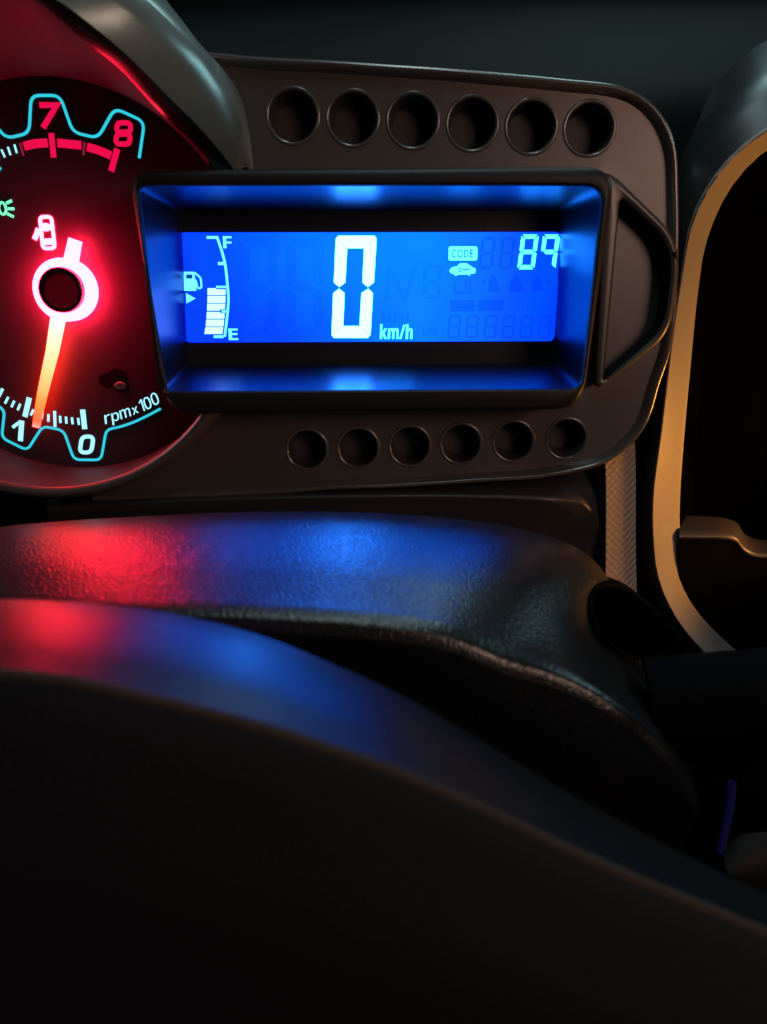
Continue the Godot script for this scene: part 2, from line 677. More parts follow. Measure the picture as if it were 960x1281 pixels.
func housing() -> void:
	var o := thing("instrument_housing", "brown-grey plastic instrument housing with a row of round recesses above and below the display", "instrument housing", Vector3(0, -70, -10))
	var z := 8.0
	brim = [Vector2(-47.31, 55.55), Vector2(-43.72, 55.28), Vector2(-30.33, 54.12), Vector2(-15.28, 53.49), Vector2(-0.2, 52.59), Vector2(14.92, 51.69), Vector2(29.88, 50.52), Vector2(44.7, 49.25), Vector2(59.82, 47.52), Vector2(66.17, 44.69), Vector2(70.91, 40.06), Vector2(74.01, 33.86), Vector2(75.65, 24.06), Vector2(77.52, 6.1), Vector2(78.16, -14.94), Vector2(75.7, -25.9), Vector2(74.2, -33.77), Vector2(71.78, -39.49), Vector2(66.55, -45.05), Vector2(61.07, -48.34), Vector2(45.24, -51.77), Vector2(30.01, -52.84), Vector2(15.08, -53.91), Vector2(0.23, -54.75), Vector2(-14.87, -55.23), Vector2(-29.79, -56.43), Vector2(-46.61, -57.39), Vector2(-65.31, -58.11), Vector2(-84.02, -58.6)]
	hug = [Vector2(-60.43, 28.13), Vector2(56.05, 28.13), Vector2(58.67, 24.06), Vector2(52.98, -31.05), Vector2(-59.78, -31.51)]
	var top: Array = [Vector2(-30.33, 54.12), Vector2(-15.28, 53.49), Vector2(-0.2, 52.59), Vector2(14.92, 51.69), Vector2(29.88, 50.52), Vector2(44.7, 49.25), Vector2(59.82, 47.52)]
	var top_in: Array = [Vector2(-31.51, 27.16), Vector2(-15.86, 27.16), Vector2(-0.21, 27.16), Vector2(15.44, 27.16), Vector2(30.88, 27.16), Vector2(46.11, 27.16), Vector2(58.84, 27.16)]
	var low: Array = [Vector2(-29.79, -56.43), Vector2(-14.87, -55.23), Vector2(0.23, -54.75), Vector2(15.08, -53.91), Vector2(30.01, -52.84), Vector2(45.24, -51.77), Vector2(61.07, -48.34)]
	var low_in: Array = [Vector2(-28.82, -29.93), Vector2(-14.41, -29.93), Vector2(0.23, -29.93), Vector2(14.63, -29.93), Vector2(29.15, -29.93), Vector2(44.01, -29.93), Vector2(55.16, -29.93)]
	var holes: Array = [Vector3(-23.13, 42.1, 6.44), Vector3(-7.81, 41.55, 6.44), Vector3(7.53, 40.99, 6.45), Vector3(22.74, 40.3, 6.35), Vector3(37.88, 39.59, 6.36), Vector3(52.84, 39.13, 6.32)]
	var low_holes: Array = [Vector3(-21.95, -44.59, 5.73), Vector3(-7.24, -44.12, 5.73), Vector3(7.56, -43.61, 5.73), Vector3(22.2, -42.96, 5.72), Vector3(37.16, -42.19, 5.72), Vector3(52.32, -41.47, 5.71)]
	var mb := Mb.new()
	for k in 6:
		cell(mb, holes[k], [top[k], top[k + 1], top_in[k + 1], top_in[k]], z)
		cell(mb, low_holes[k], [low[k], low[k + 1], low_in[k + 1], low_in[k]], z)
	patch(mb, [Vector2(-37.56, 27.16), Vector2(-34.43, 27.16), Vector2(-31.51, 27.16)], [Vector2(-48.11, 55.55), Vector2(-39.14, 54.75), Vector2(-30.33, 54.12)], z)
	patch(mb, [Vector2(58.84, 27.16), Vector2(58.57, 20.14), Vector2(57.71, 4.04), Vector2(56.81, -12.78), Vector2(56.05, -23.68), Vector2(55.16, -29.93)], [Vector2(59.82, 47.52), Vector2(66.17, 44.69), Vector2(70.91, 40.06), Vector2(74.01, 33.86), Vector2(75.65, 24.06), Vector2(77.52, 6.1), Vector2(78.16, -14.94), Vector2(75.7, -25.9), Vector2(74.2, -33.77), Vector2(71.78, -39.49), Vector2(66.55, -45.05), Vector2(61.07, -48.34)], z, 60)
	patch(mb, [Vector2(-28.82, -29.93), Vector2(-42.77, -29.93), Vector2(-56.28, -29.93), Vector2(-72.08, -30.38)], [Vector2(-29.79, -56.43), Vector2(-46.61, -57.39), Vector2(-65.31, -58.11), Vector2(-84.02, -58.6)], z)
	for k in mb.v.size():
		var p := mb.v[k] / MM
		var q := Vector2(p.x, p.y)
		var s0 := swell(q)
		mb.n[k] = Vector3(s0 - swell(q + Vector2(0.3, 0)), s0 - swell(q + Vector2(0, 0.3)), 0.3).normalized()
	obj("faceplate", mb.mesh(), M.plate, o)
	# rolled rim and the side that runs back to the dashboard
	mb = Mb.new()
	var edge: Array = curve(brim, 150)
	var rows := []
	for s in [[-1.6, 7.9], [-1.35, 8.6], [-1.0, 9.6], [-0.5, 10.7], [0.1, 11.0], [0.7, 10.5], [1.0, 9.4], [1.2, 4.0], [1.6, -18.0], [2.5, -52.0]]:
		rows.append(outset(edge, s[0], s[1]))
	mb.strip(rows)
	obj("rim", mb.mesh(), M.rim, o)
	# twelve round recesses
	for h in holes + low_holes:
		var c := Vector2(h.x, h.y)
		mb = Mb.new()
		var rr: float = h.z
		var rings := []
		for s in [[rr - 0.2, z + swell(c) + 0.1], [rr - 0.5, z - 1.0], [rr - 0.8, z - 6.0], [rr - 1.0, z - 8.0], [rr - 1.4, z - 8.6], [0.05, z - 8.6]]:
			rings.append(disc(c, s[0], 48).map(func(p): return Vector3(p.x, p.y, s[1])))
		for k in rings.size() - 1:
			mb.strip([rings[k], rings[k + 1]], true, Vector3(c.x, c.y, 40))
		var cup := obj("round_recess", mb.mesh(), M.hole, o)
		mb = Mb.new()
		rows = []
		for k in 7:
			var a := PI * k / 6.0
			rows.append(disc(c, rr + 0.15 - cos(a) * 0.55, 48).map(func(p): return Vector3(p.x, p.y, z + swell(p) - 0.25 + sin(a) * 0.6)))
		mb.strip(rows, true, Vector3(c.x, c.y, 60))
		obj("recess_rim", mb.mesh(), M.rim, cup)
	# the wing-shaped opening at the right of the display
	var wo: Array = [Vector2(55.79, 28.15), Vector2(58.94, 26.66), Vector2(75.32, 12.96), Vector2(77.21, 4.91), Vector2(76.29, -12.37), Vector2(57.42, -27.66)]
	var wi: Array = [Vector2(60.15, 21.96), Vector2(61.86, 21.02), Vector2(73.16, 11.98), Vector2(75.13, 4.91), Vector2(74.61, -10.5), Vector2(59.56, -24.43)]
	var wr := [1.5, 2.0, 6.0, 4.0, 6.0, 4.0]
	var ir := [1.5, 1.0, 5.0, 4.0, 5.0, 1.2]
	mb = Mb.new()
	var a0 := loop(wo, wr, 3.0)
	var a1 := loop(wo, wr, 14.6)
	var a2 := grown(loop(wo, wr, 15.6), -0.7, 15.6)
	var b2 := grown(loop(wi, ir, 15.6), 0.6, 15.6)
	var b1 := loop(wi, ir, 14.8)
	mb.strip([a0, a1, a2, b2, b1], true)
	obj("wing_frame", mb.mesh(), M.plate, o, "brown-grey wing-shaped frame at the right of the display")
	mb = Mb.new()
	var f0: Array = loop([Vector2(66.18, 21.02), Vector2(67.37, 20.18), Vector2(72.99, 10.39), Vector2(77.02, 1.67), Vector2(77.3, -10.86), Vector2(64.76, -26.62)], [0.8], -6.0)
	mb.strip([loop(wi, ir, 15.0), grown(loop(wi, ir, 10.0), -0.2, 9.0), f0], true)
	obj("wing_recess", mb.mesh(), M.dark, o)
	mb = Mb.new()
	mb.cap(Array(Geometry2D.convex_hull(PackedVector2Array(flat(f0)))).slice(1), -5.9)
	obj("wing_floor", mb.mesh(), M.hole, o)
	# rounded ledge under the plate
	mb = Mb.new()
	var l0: Array = [Vector3(-101.53, -59.99, 0), Vector3(-72.44, -59, 0), Vector3(-43.41, -58, 0), Vector3(-14.44, -56.51, 0), Vector3(19.22, -54.78, 0), Vector3(40.78, -53.54, 0), Vector3(53.83, -51.33, 0), Vector3(61.34, -49.38, 0), Vector3(68.53, -55.52, 0), Vector3(72, -68.07, 0), Vector3(73.85, -81.01, 0), Vector3(75.23, -97.07, 0)]
	var l1: Array = [Vector3(-96.38, -60.47, 12.5), Vector3(-68.65, -58.33, 12.5), Vector3(-41.14, -57.27, 12.5), Vector3(-13.7, -56.68, 12.5), Vector3(18.26, -56.44, 12.5), Vector3(38.82, -56.68, 12.5), Vector3(49.83, -57.39, 12.5), Vector3(57.11, -59.8, 11.5), Vector3(62.84, -65.85, 9), Vector3(66.36, -74.87, 6.5), Vector3(68.42, -84.58, 4.5), Vector3(70.18, -101.2, 3)]
	var l2: Array = [Vector3(-95.76, -60.52, 14), Vector3(-68.22, -58.51, 14), Vector3(-40.87, -57.34, 14), Vector3(-13.61, -56.75, 14), Vector3(18.15, -56.51, 14), Vector3(38.58, -56.87, 14), Vector3(48.84, -57.69, 14), Vector3(56.25, -60.76, 11.5), Vector3(61.75, -66.83, 9), Vector3(64.99, -75.63, 6.5), Vector3(67, -85.1, 4.5), Vector3(68.68, -101.2, 3)]
	var l3: Array = [Vector3(-95.96, -61.53, 13.8), Vector3(-68.36, -59.4, 13.8), Vector3(-40.95, -58.21, 13.8), Vector3(-13.64, -57.74, 13.8), Vector3(18.19, -57.51, 13.8), Vector3(38.67, -57.98, 13.8), Vector3(47.82, -58.92, 13.8), Vector3(54.51, -62.2, 11.5), Vector3(59.74, -68.31, 9), Vector3(62.66, -76.65, 6.5), Vector3(64.59, -85.63, 4.5), Vector3(66.17, -101.2, 3)]
	var l4: Array = [Vector3(-100.39, -78.15, 8), Vector3(-71.71, -78.15, 8), Vector3(-43.03, -78.15, 8), Vector3(-14.34, -78.15, 8), Vector3(19.12, -78.15, 8), Vector3(40.64, -78.15, 8), Vector3(45.92, -78.65, 8), Vector3(50.29, -79.67, 8), Vector3(53.74, -81.2, 8), Vector3(56.31, -83.76, 8), Vector3(57.59, -88.41, 8), Vector3(58.5, -101.6, 8)]
	mb.strip([curve(l0, 80), curve(l1, 80)])
	mb.strip([curve(l1, 80), curve(l2, 80), curve(l3, 80)])
	mb.strip([curve(l3, 80), curve(l4, 80)])
	obj("lower_ledge", mb.mesh(), M.hood, o)


# an open curve pushed outwards (to its left as it runs clockwise) and set at a height
func outset(row: Array, by: float, z: float) -> Array:
	var out := []
	var m := row.size()
	for k in m:
		var d: Vector2 = (row[mini(k + 1, m - 1)] - row[maxi(k - 1, 0)]).normalized()
		var p: Vector2 = row[k] + Vector2(-d.y, d.x) * by
		out.append(Vector3(p.x, p.y, z))
	return out


# ---------------------------------------------------------------- tachometer
const TC := Vector2(-91.4, 0.4)


func hood_row(r: float, z: float) -> Array:
	var out := []
	for k in 97:
		var a := deg_to_rad(lerpf(144.0, 330.0, k / 96.0))
		out.append(Vector3(TC.x + cos(a) * r, TC.y + sin(a) * r, z))
	return out


func blend(a: Array, b: Array, f: float) -> Array:
	var out := []
	for k in a.size():
		out.append(a[k].lerp(b[k], f))
	return out


func tachometer() -> void:
	var o := thing("tachometer", "round tachometer with glowing red needle, cyan scale and red zone", "tachometer", Vector3(TC.x, TC.y, -8))
	var z := -4.0
	var mb := Mb.new()
	mb.cap(disc(TC, 54.5, 96), z)
	obj("dial_face", mb.mesh(), M.dial, o)
	# hood: inner wall, black lip, silver outside; the upper half is the same left and right
	mb = Mb.new()
	var lip := Mb.new()
	var low_lip := Mb.new()
	var shell := Mb.new()
	var d0 := []
	for k in 40:
		var a := deg_to_rad(lerpf(36.0, 90.0, k / 39.0))
		d0.append(Vector3(TC.x + cos(a) * 53.6, TC.y + sin(a) * 53.6, z - 0.4))
	var i0: Array = curve([Vector3(-43.91, 31.63, 14), Vector3(-46.58, 34.12, 19), Vector3(-49.71, 36.76, 25), Vector3(-51.64, 38.88, 29), Vector3(-57.89, 45.92, 36), Vector3(-63.9, 50.47, 42), Vector3(-71.04, 56.13, 46)] + [Vector3(TC.x + 11, 58.3, 47), Vector3(TC.x + 4, 59.0, 47.5), Vector3(TC.x, 59.1, 47.5)], 40)
	var o0: Array = curve([Vector3(-37.08, 27.78, 15), Vector3(-39.86, 31.82, 20), Vector3(-42.97, 35.73, 25), Vector3(-48.27, 41.07, 32), Vector3(-54.72, 47.55, 40), Vector3(-60.89, 52.56, 45), Vector3(-65.77, 55.66, 47.5)] + [Vector3(TC.x + 17, 59.8, 49.0), Vector3(TC.x + 9, 63.0, 50), Vector3(TC.x, 64.0, 50.5)], 40)
	var r0: Array = curve([Vector3(-36.79, 28.61, 13), Vector3(-36.35, 34.83, 18), Vector3(-37.92, 41.64, 22), Vector3(-40, 46.52, 26), Vector3(-42.91, 51.44, 31), Vector3(-47.43, 56.23, 36), Vector3(-52.71, 60.19, 40)] + [Vector3(TC.x + 24, 66.2, 43), Vector3(TC.x + 12, 70, 45), Vector3(TC.x, 71.0, 45.5)], 40)
	var r1: Array = curve([Vector3(-33.74, 28.51, 8), Vector3(-34.19, 37.27, 9), Vector3(-35.82, 45.58, 9), Vector3(-39.21, 51.67, 8.5), Vector3(-45.62, 58.2, 4), Vector3(-52.9, 67.25, 0), Vector3(-62.12, 77.46, -5)] + [Vector3(TC.x + 20, 81.0, -8), Vector3(TC.x + 10, 83, -10), Vector3(TC.x, 83.6, -10)], 40)
	for turn in 2:
		var f := func(row: Array) -> Array:
			return row if turn == 0 else row.map(func(p): return Vector3(2 * TC.x - p.x, p.y, p.z))
		mb.strip([f.call(d0), f.call(blend(d0, i0, 0.33)), f.call(blend(d0, i0, 0.66)), f.call(i0)], false, Vector3(TC.x, TC.y, 60))
		lip.strip([f.call(i0), moved(f.call(blend(i0, o0, 0.12)), Vector3(0, 0, 0.8)), moved(f.call(blend(i0, o0, 0.5)), Vector3(0, 0, 1.2)), moved(f.call(blend(i0, o0, 0.88)), Vector3(0, 0, 0.6)), f.call(o0)])
		shell.strip([f.call(o0), moved(f.call(blend(o0, r0, 0.5)), Vector3(0.6, 0.6, 1.0)), f.call(r0), moved(f.call(blend(r0, r1, 0.3)), Vector3(0.9 if turn == 0 else -0.9, 1.0, 0.2)), f.call(r1)], false, Vector3(TC.x, 30, 300))
	# lower half: a plain ring, open at the right where the display stands
	mb.strip([hood_row(53.0, z - 0.4), hood_row(53.2, 4), hood_row(53.4, 12), hood_row(53.5, 18.4)], false, Vector3(TC.x, TC.y, 60))
	low_lip.strip([hood_row(53.5, 18.4), hood_row(53.6, 19.0), hood_row(54.0, 19.7), hood_row(54.8, 20.1), hood_row(55.7, 19.9), hood_row(56.4, 19.2), hood_row(56.8, 18.3), hood_row(56.9, 17.0), hood_row(57.5, 2.0), hood_row(58, -20)])
	obj("hood_wall", mb.mesh(), M.hood_wall, o)
	obj("hood_lip", lip.mesh(), M.gloss, o)
	obj("lower_lip", low_lip.mesh(), M.plate, o)
	obj("hood_shell", shell.mesh(), M.silver, o)
	# printed scale that lights up
	var e := z + 0.25
	var ln := func(called: String, pts: Array, w: float, m: Material, closed := false, lbl := "", parent = o):
		var b := Mb.new()
		b.line(pts, w, z, e, closed)
		return obj(called, b.mesh(), m, parent, lbl)
	ln.call("scale_outline", rounded([Vector2(-107.97, 46.17), Vector2(-105.05, 42.46), Vector2(-102.54, 38.81), Vector2(-96.05, 40.16), Vector2(-94.36, 49.35), Vector2(-86.63, 49.35), Vector2(-84.17, 40.37), Vector2(-77.55, 38.91), Vector2(-72.26, 46.27), Vector2(-64.54, 42.95), Vector2(-66.77, 33.92)], 2.2), 0.72, M.cyan)
	ln.call("scale_outline", rounded([Vector2(-118.76, -31.58), Vector2(-112.96, -35.03), Vector2(-115.05, -43.49), Vector2(-107.85, -47.41), Vector2(-102.21, -39.96), Vector2(-96.08, -41.3), Vector2(-94, -50.25), Vector2(-85.8, -50.33), Vector2(-83.26, -40.98), Vector2(-79.21, -40.25), Vector2(-75, -38.87), Vector2(-70.51, -36.83), Vector2(-66.37, -34.67)], 1.9), 0.72, M.cyan)
	ln.call("scale_outline", curve([Vector2(-118.76, -31.58), Vector2(-128.5, -24.06), Vector2(-134.73, -13.48), Vector2(-136.6, -0.1), Vector2(-132.3, 17.07), Vector2(-122.05, 33.52), Vector2(-107.97, 46.17)], 40), 0.72, M.cyan)
	ln.call("numeral_seven", [Vector2(-92.38, 47.01), Vector2(-87.76, 47.01), Vector2(-92.12, 41.48)], 1.45, M.red)
	ln.call("numeral_eight", rounded([Vector2(-71.91, 42.7), Vector2(-68.33, 42.7), Vector2(-68.49, 40.45), Vector2(-72.36, 40.33)], 1.1, true), 1.25, M.red, true)
	ln.call("numeral_eight", rounded([Vector2(-72.4, 39.9), Vector2(-68.63, 39.9), Vector2(-69.11, 37.44), Vector2(-72.81, 37.44)], 1.1, true), 1.28, M.red, true)
	ln.call("numeral_one", [Vector2(-111.29, -40.35), Vector2(-108.88, -38.66)], 0.9, M.cyan_white)
	ln.call("numeral_one", [Vector2(-108.28, -38.27), Vector2(-109.52, -44.49)], 1.4, M.cyan_white)
	ln.call("numeral_zero", rounded([Vector2(-90.8, -43.12), Vector2(-87.28, -43.12), Vector2(-88.52, -48.03), Vector2(-92.06, -48.03)], 1.6, true), 1.15, M.cyan_white, true)
	for seg in [[Vector2(-97.87, 36.86), Vector2(-94.69, 37.52), Vector2(-91.27, 37.74)], [Vector2(-88.66, 37.74), Vector2(-84.96, 37.38), Vector2(-82.16, 37.12)], [Vector2(-80.68, 36.72), Vector2(-77.42, 35.8), Vector2(-74.38, 34.52)]]:
		ln.call("red_zone_block", curve(seg, 10), 2.15, M.red)
	ln.call("tick", [Vector2(-90.07, 40.16), Vector2(-90.12, 34.02)], 1.45, M.red)
	ln.call("tick", [Vector2(-72.53, 36.26), Vector2(-74.77, 30.61)], 1.6, M.red)
	ln.call("tick", [Vector2(-98.84, 37.72), Vector2(-98.31, 34.48)], 0.5, M.red_dim)
	ln.call("tick", [Vector2(-81.27, 37.92), Vector2(-81.95, 34.64)], 0.5, M.red_dim)
	for s in [[Vector2(-100.42, 37.32), Vector2(-100.05, 35.18)], [Vector2(-102.28, 36.72), Vector2(-101.84, 34.68)], [Vector2(-104.14, 36.06), Vector2(-103.45, 34.12)], [Vector2(-105.83, 35.32), Vector2(-105.14, 33.44)]]:
		ln.call("tick", s, 0.45, M.cyan_white)
	ln.call("tick", [Vector2(-106.91, 32.31), Vector2(-105.03, 30.89)], 1.2, M.cyan)
	ln.call("tick", [Vector2(-89.72, -34.96), Vector2(-89.71, -40.86)], 1.45, M.cyan_white)
	ln.call("tick", [Vector2(-105.13, -31.41), Vector2(-107.22, -37.14)], 1.45, M.cyan_white)
	ln.call("tick", [Vector2(-98.09, -35.39), Vector2(-98.55, -40.2)], 0.8, M.cyan_white)
	ln.call("tick", [Vector2(-112.67, -28.74), Vector2(-114.33, -31.34)], 0.8, M.cyan_white)
	for s in [[Vector2(-91.34, -37.5), Vector2(-91.32, -39.57)], [Vector2(-93.16, -37.31), Vector2(-93.17, -39.38)], [Vector2(-94.92, -37.07), Vector2(-95.02, -39.19)], [Vector2(-96.66, -36.83), Vector2(-96.77, -38.99)], [Vector2(-100.05, -36.35), Vector2(-100.37, -38.61)], [Vector2(-101.77, -35.63), Vector2(-102.31, -37.67)], [Vector2(-104.36, -34.91), Vector2(-105.4, -36.71)], [Vector2(-108.05, -33.24), Vector2(-109.11, -35.15)], [Vector2(-109.71, -32.34), Vector2(-110.83, -34.24)], [Vector2(-111.35, -31.22), Vector2(-112.61, -33.14)]]:
		ln.call("tick", s, 0.62, M.cyan_white)
	# rpm x 100, along the arc
	var letters := ["r", "p", "m", "x", "1", "0", "0"]
	var at: Array = [Vector2(-82.61, -37.84), Vector2(-80.16, -37.69), Vector2(-77.14, -36.11), Vector2(-74.1, -35.24), Vector2(-72.07, -33.81), Vector2(-70.24, -33.05), Vector2(-67.95, -31.81)]
	var size := [Vector2(1.7, 2.7), Vector2(2.3, 3.5), Vector2(3.3, 2.6), Vector2(1.8, 2.0), Vector2(1.2, 3.5), Vector2(2.2, 3.5), Vector2(2.2, 3.5)]
	var turn := [0.2, 0.24, 0.31, 0.36, 0.4, 0.44, 0.5]
	for k in 7:
		text("unit_letter", letters[k], at[k] - size[k] * 0.5, at[k] + size[k] * 0.5, z + 0.1, M.cyan_white, o, turn[k], 0.18, false)
	# warning lamps
	var w := holder("door_warning_light", o, "white-hot red outline of a car with an open door")
	ln.call("car_outline", rounded([Vector2(-95.79, 18.83), Vector2(-92.61, 18.92), Vector2(-92.53, 10.6), Vector2(-95.96, 10.51)], 1.1, true), 0.95, M.red_white, true, "", w)
	mb = Mb.new()
	mb.prism(disc([Vector2(-94.51, 16.19)][0], 1.65, 20, 0.66), z, e)
	obj("windscreen", mb.mesh(), M.red_white, w)
	ln.call("open_door", [Vector2(-96.57, 15.81), Vector2(-97.08, 14.55), Vector2(-98.05, 12.94)], 1.35, M.red_white, false, "", w)
	ln.call("rear_window", [Vector2(-96.14, 12.21), Vector2(-92.63, 12.43)], 1.7, M.red_white, false, "", w)
	var gl := holder("headlamp_indicator", o, "small green headlamp symbol")
	ln.call("lamp_bowl", disc([Vector2(-105.91, 21.08)][0], 1.0, 20, 1.55), 0.62, M.green, true, "", gl)
	for s in [[Vector2(-104.62, 22.45), Vector2(-102.97, 23.12)], [Vector2(-104.37, 21), Vector2(-102.55, 20.98)], [Vector2(-104.77, 19.71), Vector2(-103.01, 18.85)]]:
		ln.call("ray", s, 0.72, M.green, false, "", gl)
	# screw in its sunk hole
	mb = Mb.new()
	for c in [Vector3(-81.54, -26.39, 2.6), Vector3(-78.5, -25.45, 3.06), Vector3(-77.78, -27.8, 2.36)]:
		mb.cap(disc(Vector2(c.x, c.y), c.z, 24, 0.8), z + 0.05 + c.z * 0.01)
	var sh := obj("screw_hole", mb.mesh(), M.gloss, o)
	mb = Mb.new()
	for c in [Vector3(-77.8, -27.92, 1.77)]:
		var rings := []
		for s in [[1.0, 0.1], [0.95, 0.3], [0.6, 0.45], [0.45, 0.25], [0.05, 0.2]]:
			rings.append(disc(Vector2(c.x, c.y), c.z * s[0], 20, 0.65).map(func(p): return Vector3(p.x, p.y, z + s[1])))
		mb.strip(rings, true)
	obj("screw", mb.mesh(), M.silver, sh)
	# needle
	var nd := holder("needle", o, "red-white glowing needle pointing just below one")
	mb = Mb.new()
	var na: Array = [Vector2(-92.3, -7.71), Vector2(-95.26, -17.73), Vector2(-99.38, -29.17), Vector2(-101.52, -35.71), Vector2(-102.67, -39.6)]
	var nw := [2.0, 1.88, 1.7, 1.5, 0.95]
	nw = [1.97, 1.65, 1.3, 1.03, 0.87]
	var up := []
	var dn := []
	var ub := []
	var db := []
	for k in 5:
		var d: Vector2 = (na[mini(k + 1, 4)] - na[maxi(k - 1, 0)]).normalized().orthogonal()
		up.append(Vector3(na[k].x + d.x * nw[k], na[k].y + d.y * nw[k], 0.2))
		dn.append(Vector3(na[k].x - d.x * nw[k], na[k].y - d.y * nw[k], 0.2))
		ub.append(up[k] - Vector3(0, 0, 1.4))
		db.append(dn[k] - Vector3(0, 0, 1.4))
	mb.strip([up, dn])
	mb.strip([ub, up], false, Vector3(-300, 0, 0))
	mb.strip([dn, db], false, Vector3(300, 0, 0))
	mb.strip([ub, db], false, Vector3(-91, 0, -50))
	obj("pointer", mb.mesh(), M.needle, nd)
	mb = Mb.new()
	mb.prism([Vector2(-86.84, 13.21), Vector2(-83.58, 12.11), Vector2(-85.31, 6.11), Vector2(-89.33, 6.53)], -1.0, 0.3)
	obj("pointer_tail", mb.mesh(), M.red_white, nd)
	var hub: Array = [Vector3(-89.9, -0.7, 8.63)]
	var hc := Vector2(hub[0].x, hub[0].y)
	var hr: float = hub[0].z
	mb = Mb.new()
	var rr := []
	for s in [[hr - 0.8, -3.6], [hr, -3.4], [hr, 0.1], [hr - 0.3, 0.45], [5.9, 0.5]]:
		rr.append(disc(hc, s[0], 64).map(func(p): return Vector3(p.x, p.y, s[1])))
	mb.strip(rr, true)
	obj("hub_ring", mb.mesh(), M.red_white, nd)
	mb = Mb.new()
	rr = []
	for s in [[6.2, 0.3], [6.15, 2.2], [5.8, 2.7], [4.5, 2.85], [3.0, 2.9], [0.05, 2.9]]:
		rr.append(disc(hc, s[0], 64).map(func(p): return Vector3(p.x, p.y, s[1])))
	mb.strip(rr, true)
	obj("hub_cap", mb.mesh(), M.gloss, nd)


# ---------------------------------------------------------------- digital display
func seven(parent: Node3D, called: String, at: Vector2, size: Vector2, lean: float, w: float, lit: String, on: Material, z: float) -> void:
	# a seven-segment digit whose lower left corner is at; segments a to g
	var g := holder(called, parent)
	var p := func(u: float, h: float): return at + Vector2(u * size.x + h * lean, h * size.y)
	var gx := w / size.x
	var gy := w / size.y
	var gap := 0.12
	var segs := {
		"a": [[0.08, 1], [0.92, 1], [1 - gx, 1 - gy], [gx, 1 - gy]],
		"d": [[0.08, 0], [gx, gy], [1 - gx, gy], [0.92, 0]],
		"f": [[0, 0.96], [gx, 1 - gy * 1.1], [gx, 0.5 + gy * 0.5], [gx * 0.4, 0.51], [0, 0.5 + gy * 0.3]],
		"b": [[1, 0.96], [1, 0.5 + gy * 0.3], [1 - gx * 0.4, 0.51], [1 - gx, 0.5 + gy * 0.5], [1 - gx, 1 - gy * 1.1]],
		"e": [[0, 0.04], [0, 0.5 - gy * 0.3], [gx * 0.4, 0.49], [gx, 0.5 - gy * 0.5], [gx, gy * 1.1]],
		"c": [[1, 0.04], [1 - gx, gy * 1.1], [1 - gx, 0.5 - gy * 0.5], [1 - gx * 0.4, 0.49], [1, 0.5 - gy * 0.3]],
		"g": [[gx * 0.7, 0.5], [gx * 1.2, 0.5 + gy * 0.5], [1 - gx * 1.2, 0.5 + gy * 0.5], [1 - gx * 0.7, 0.5], [1 - gx * 1.2, 0.5 - gy * 0.5], [gx * 1.2, 0.5 - gy * 0.5]],
	}
	for k in lit:
		var poly := []
		var mid := Vector2.ZERO
		for q in segs[k]:
			poly.append(p.call(q[0], q[1]))
			mid += poly[-1] / segs[k].size()
		poly = poly.map(func(q): return q.move_toward(mid, gap * w * 0.4))
		var mb := Mb.new()
		mb.prism(poly, z, z + 0.08)
		obj("segment", mb.mesh(), on, g)


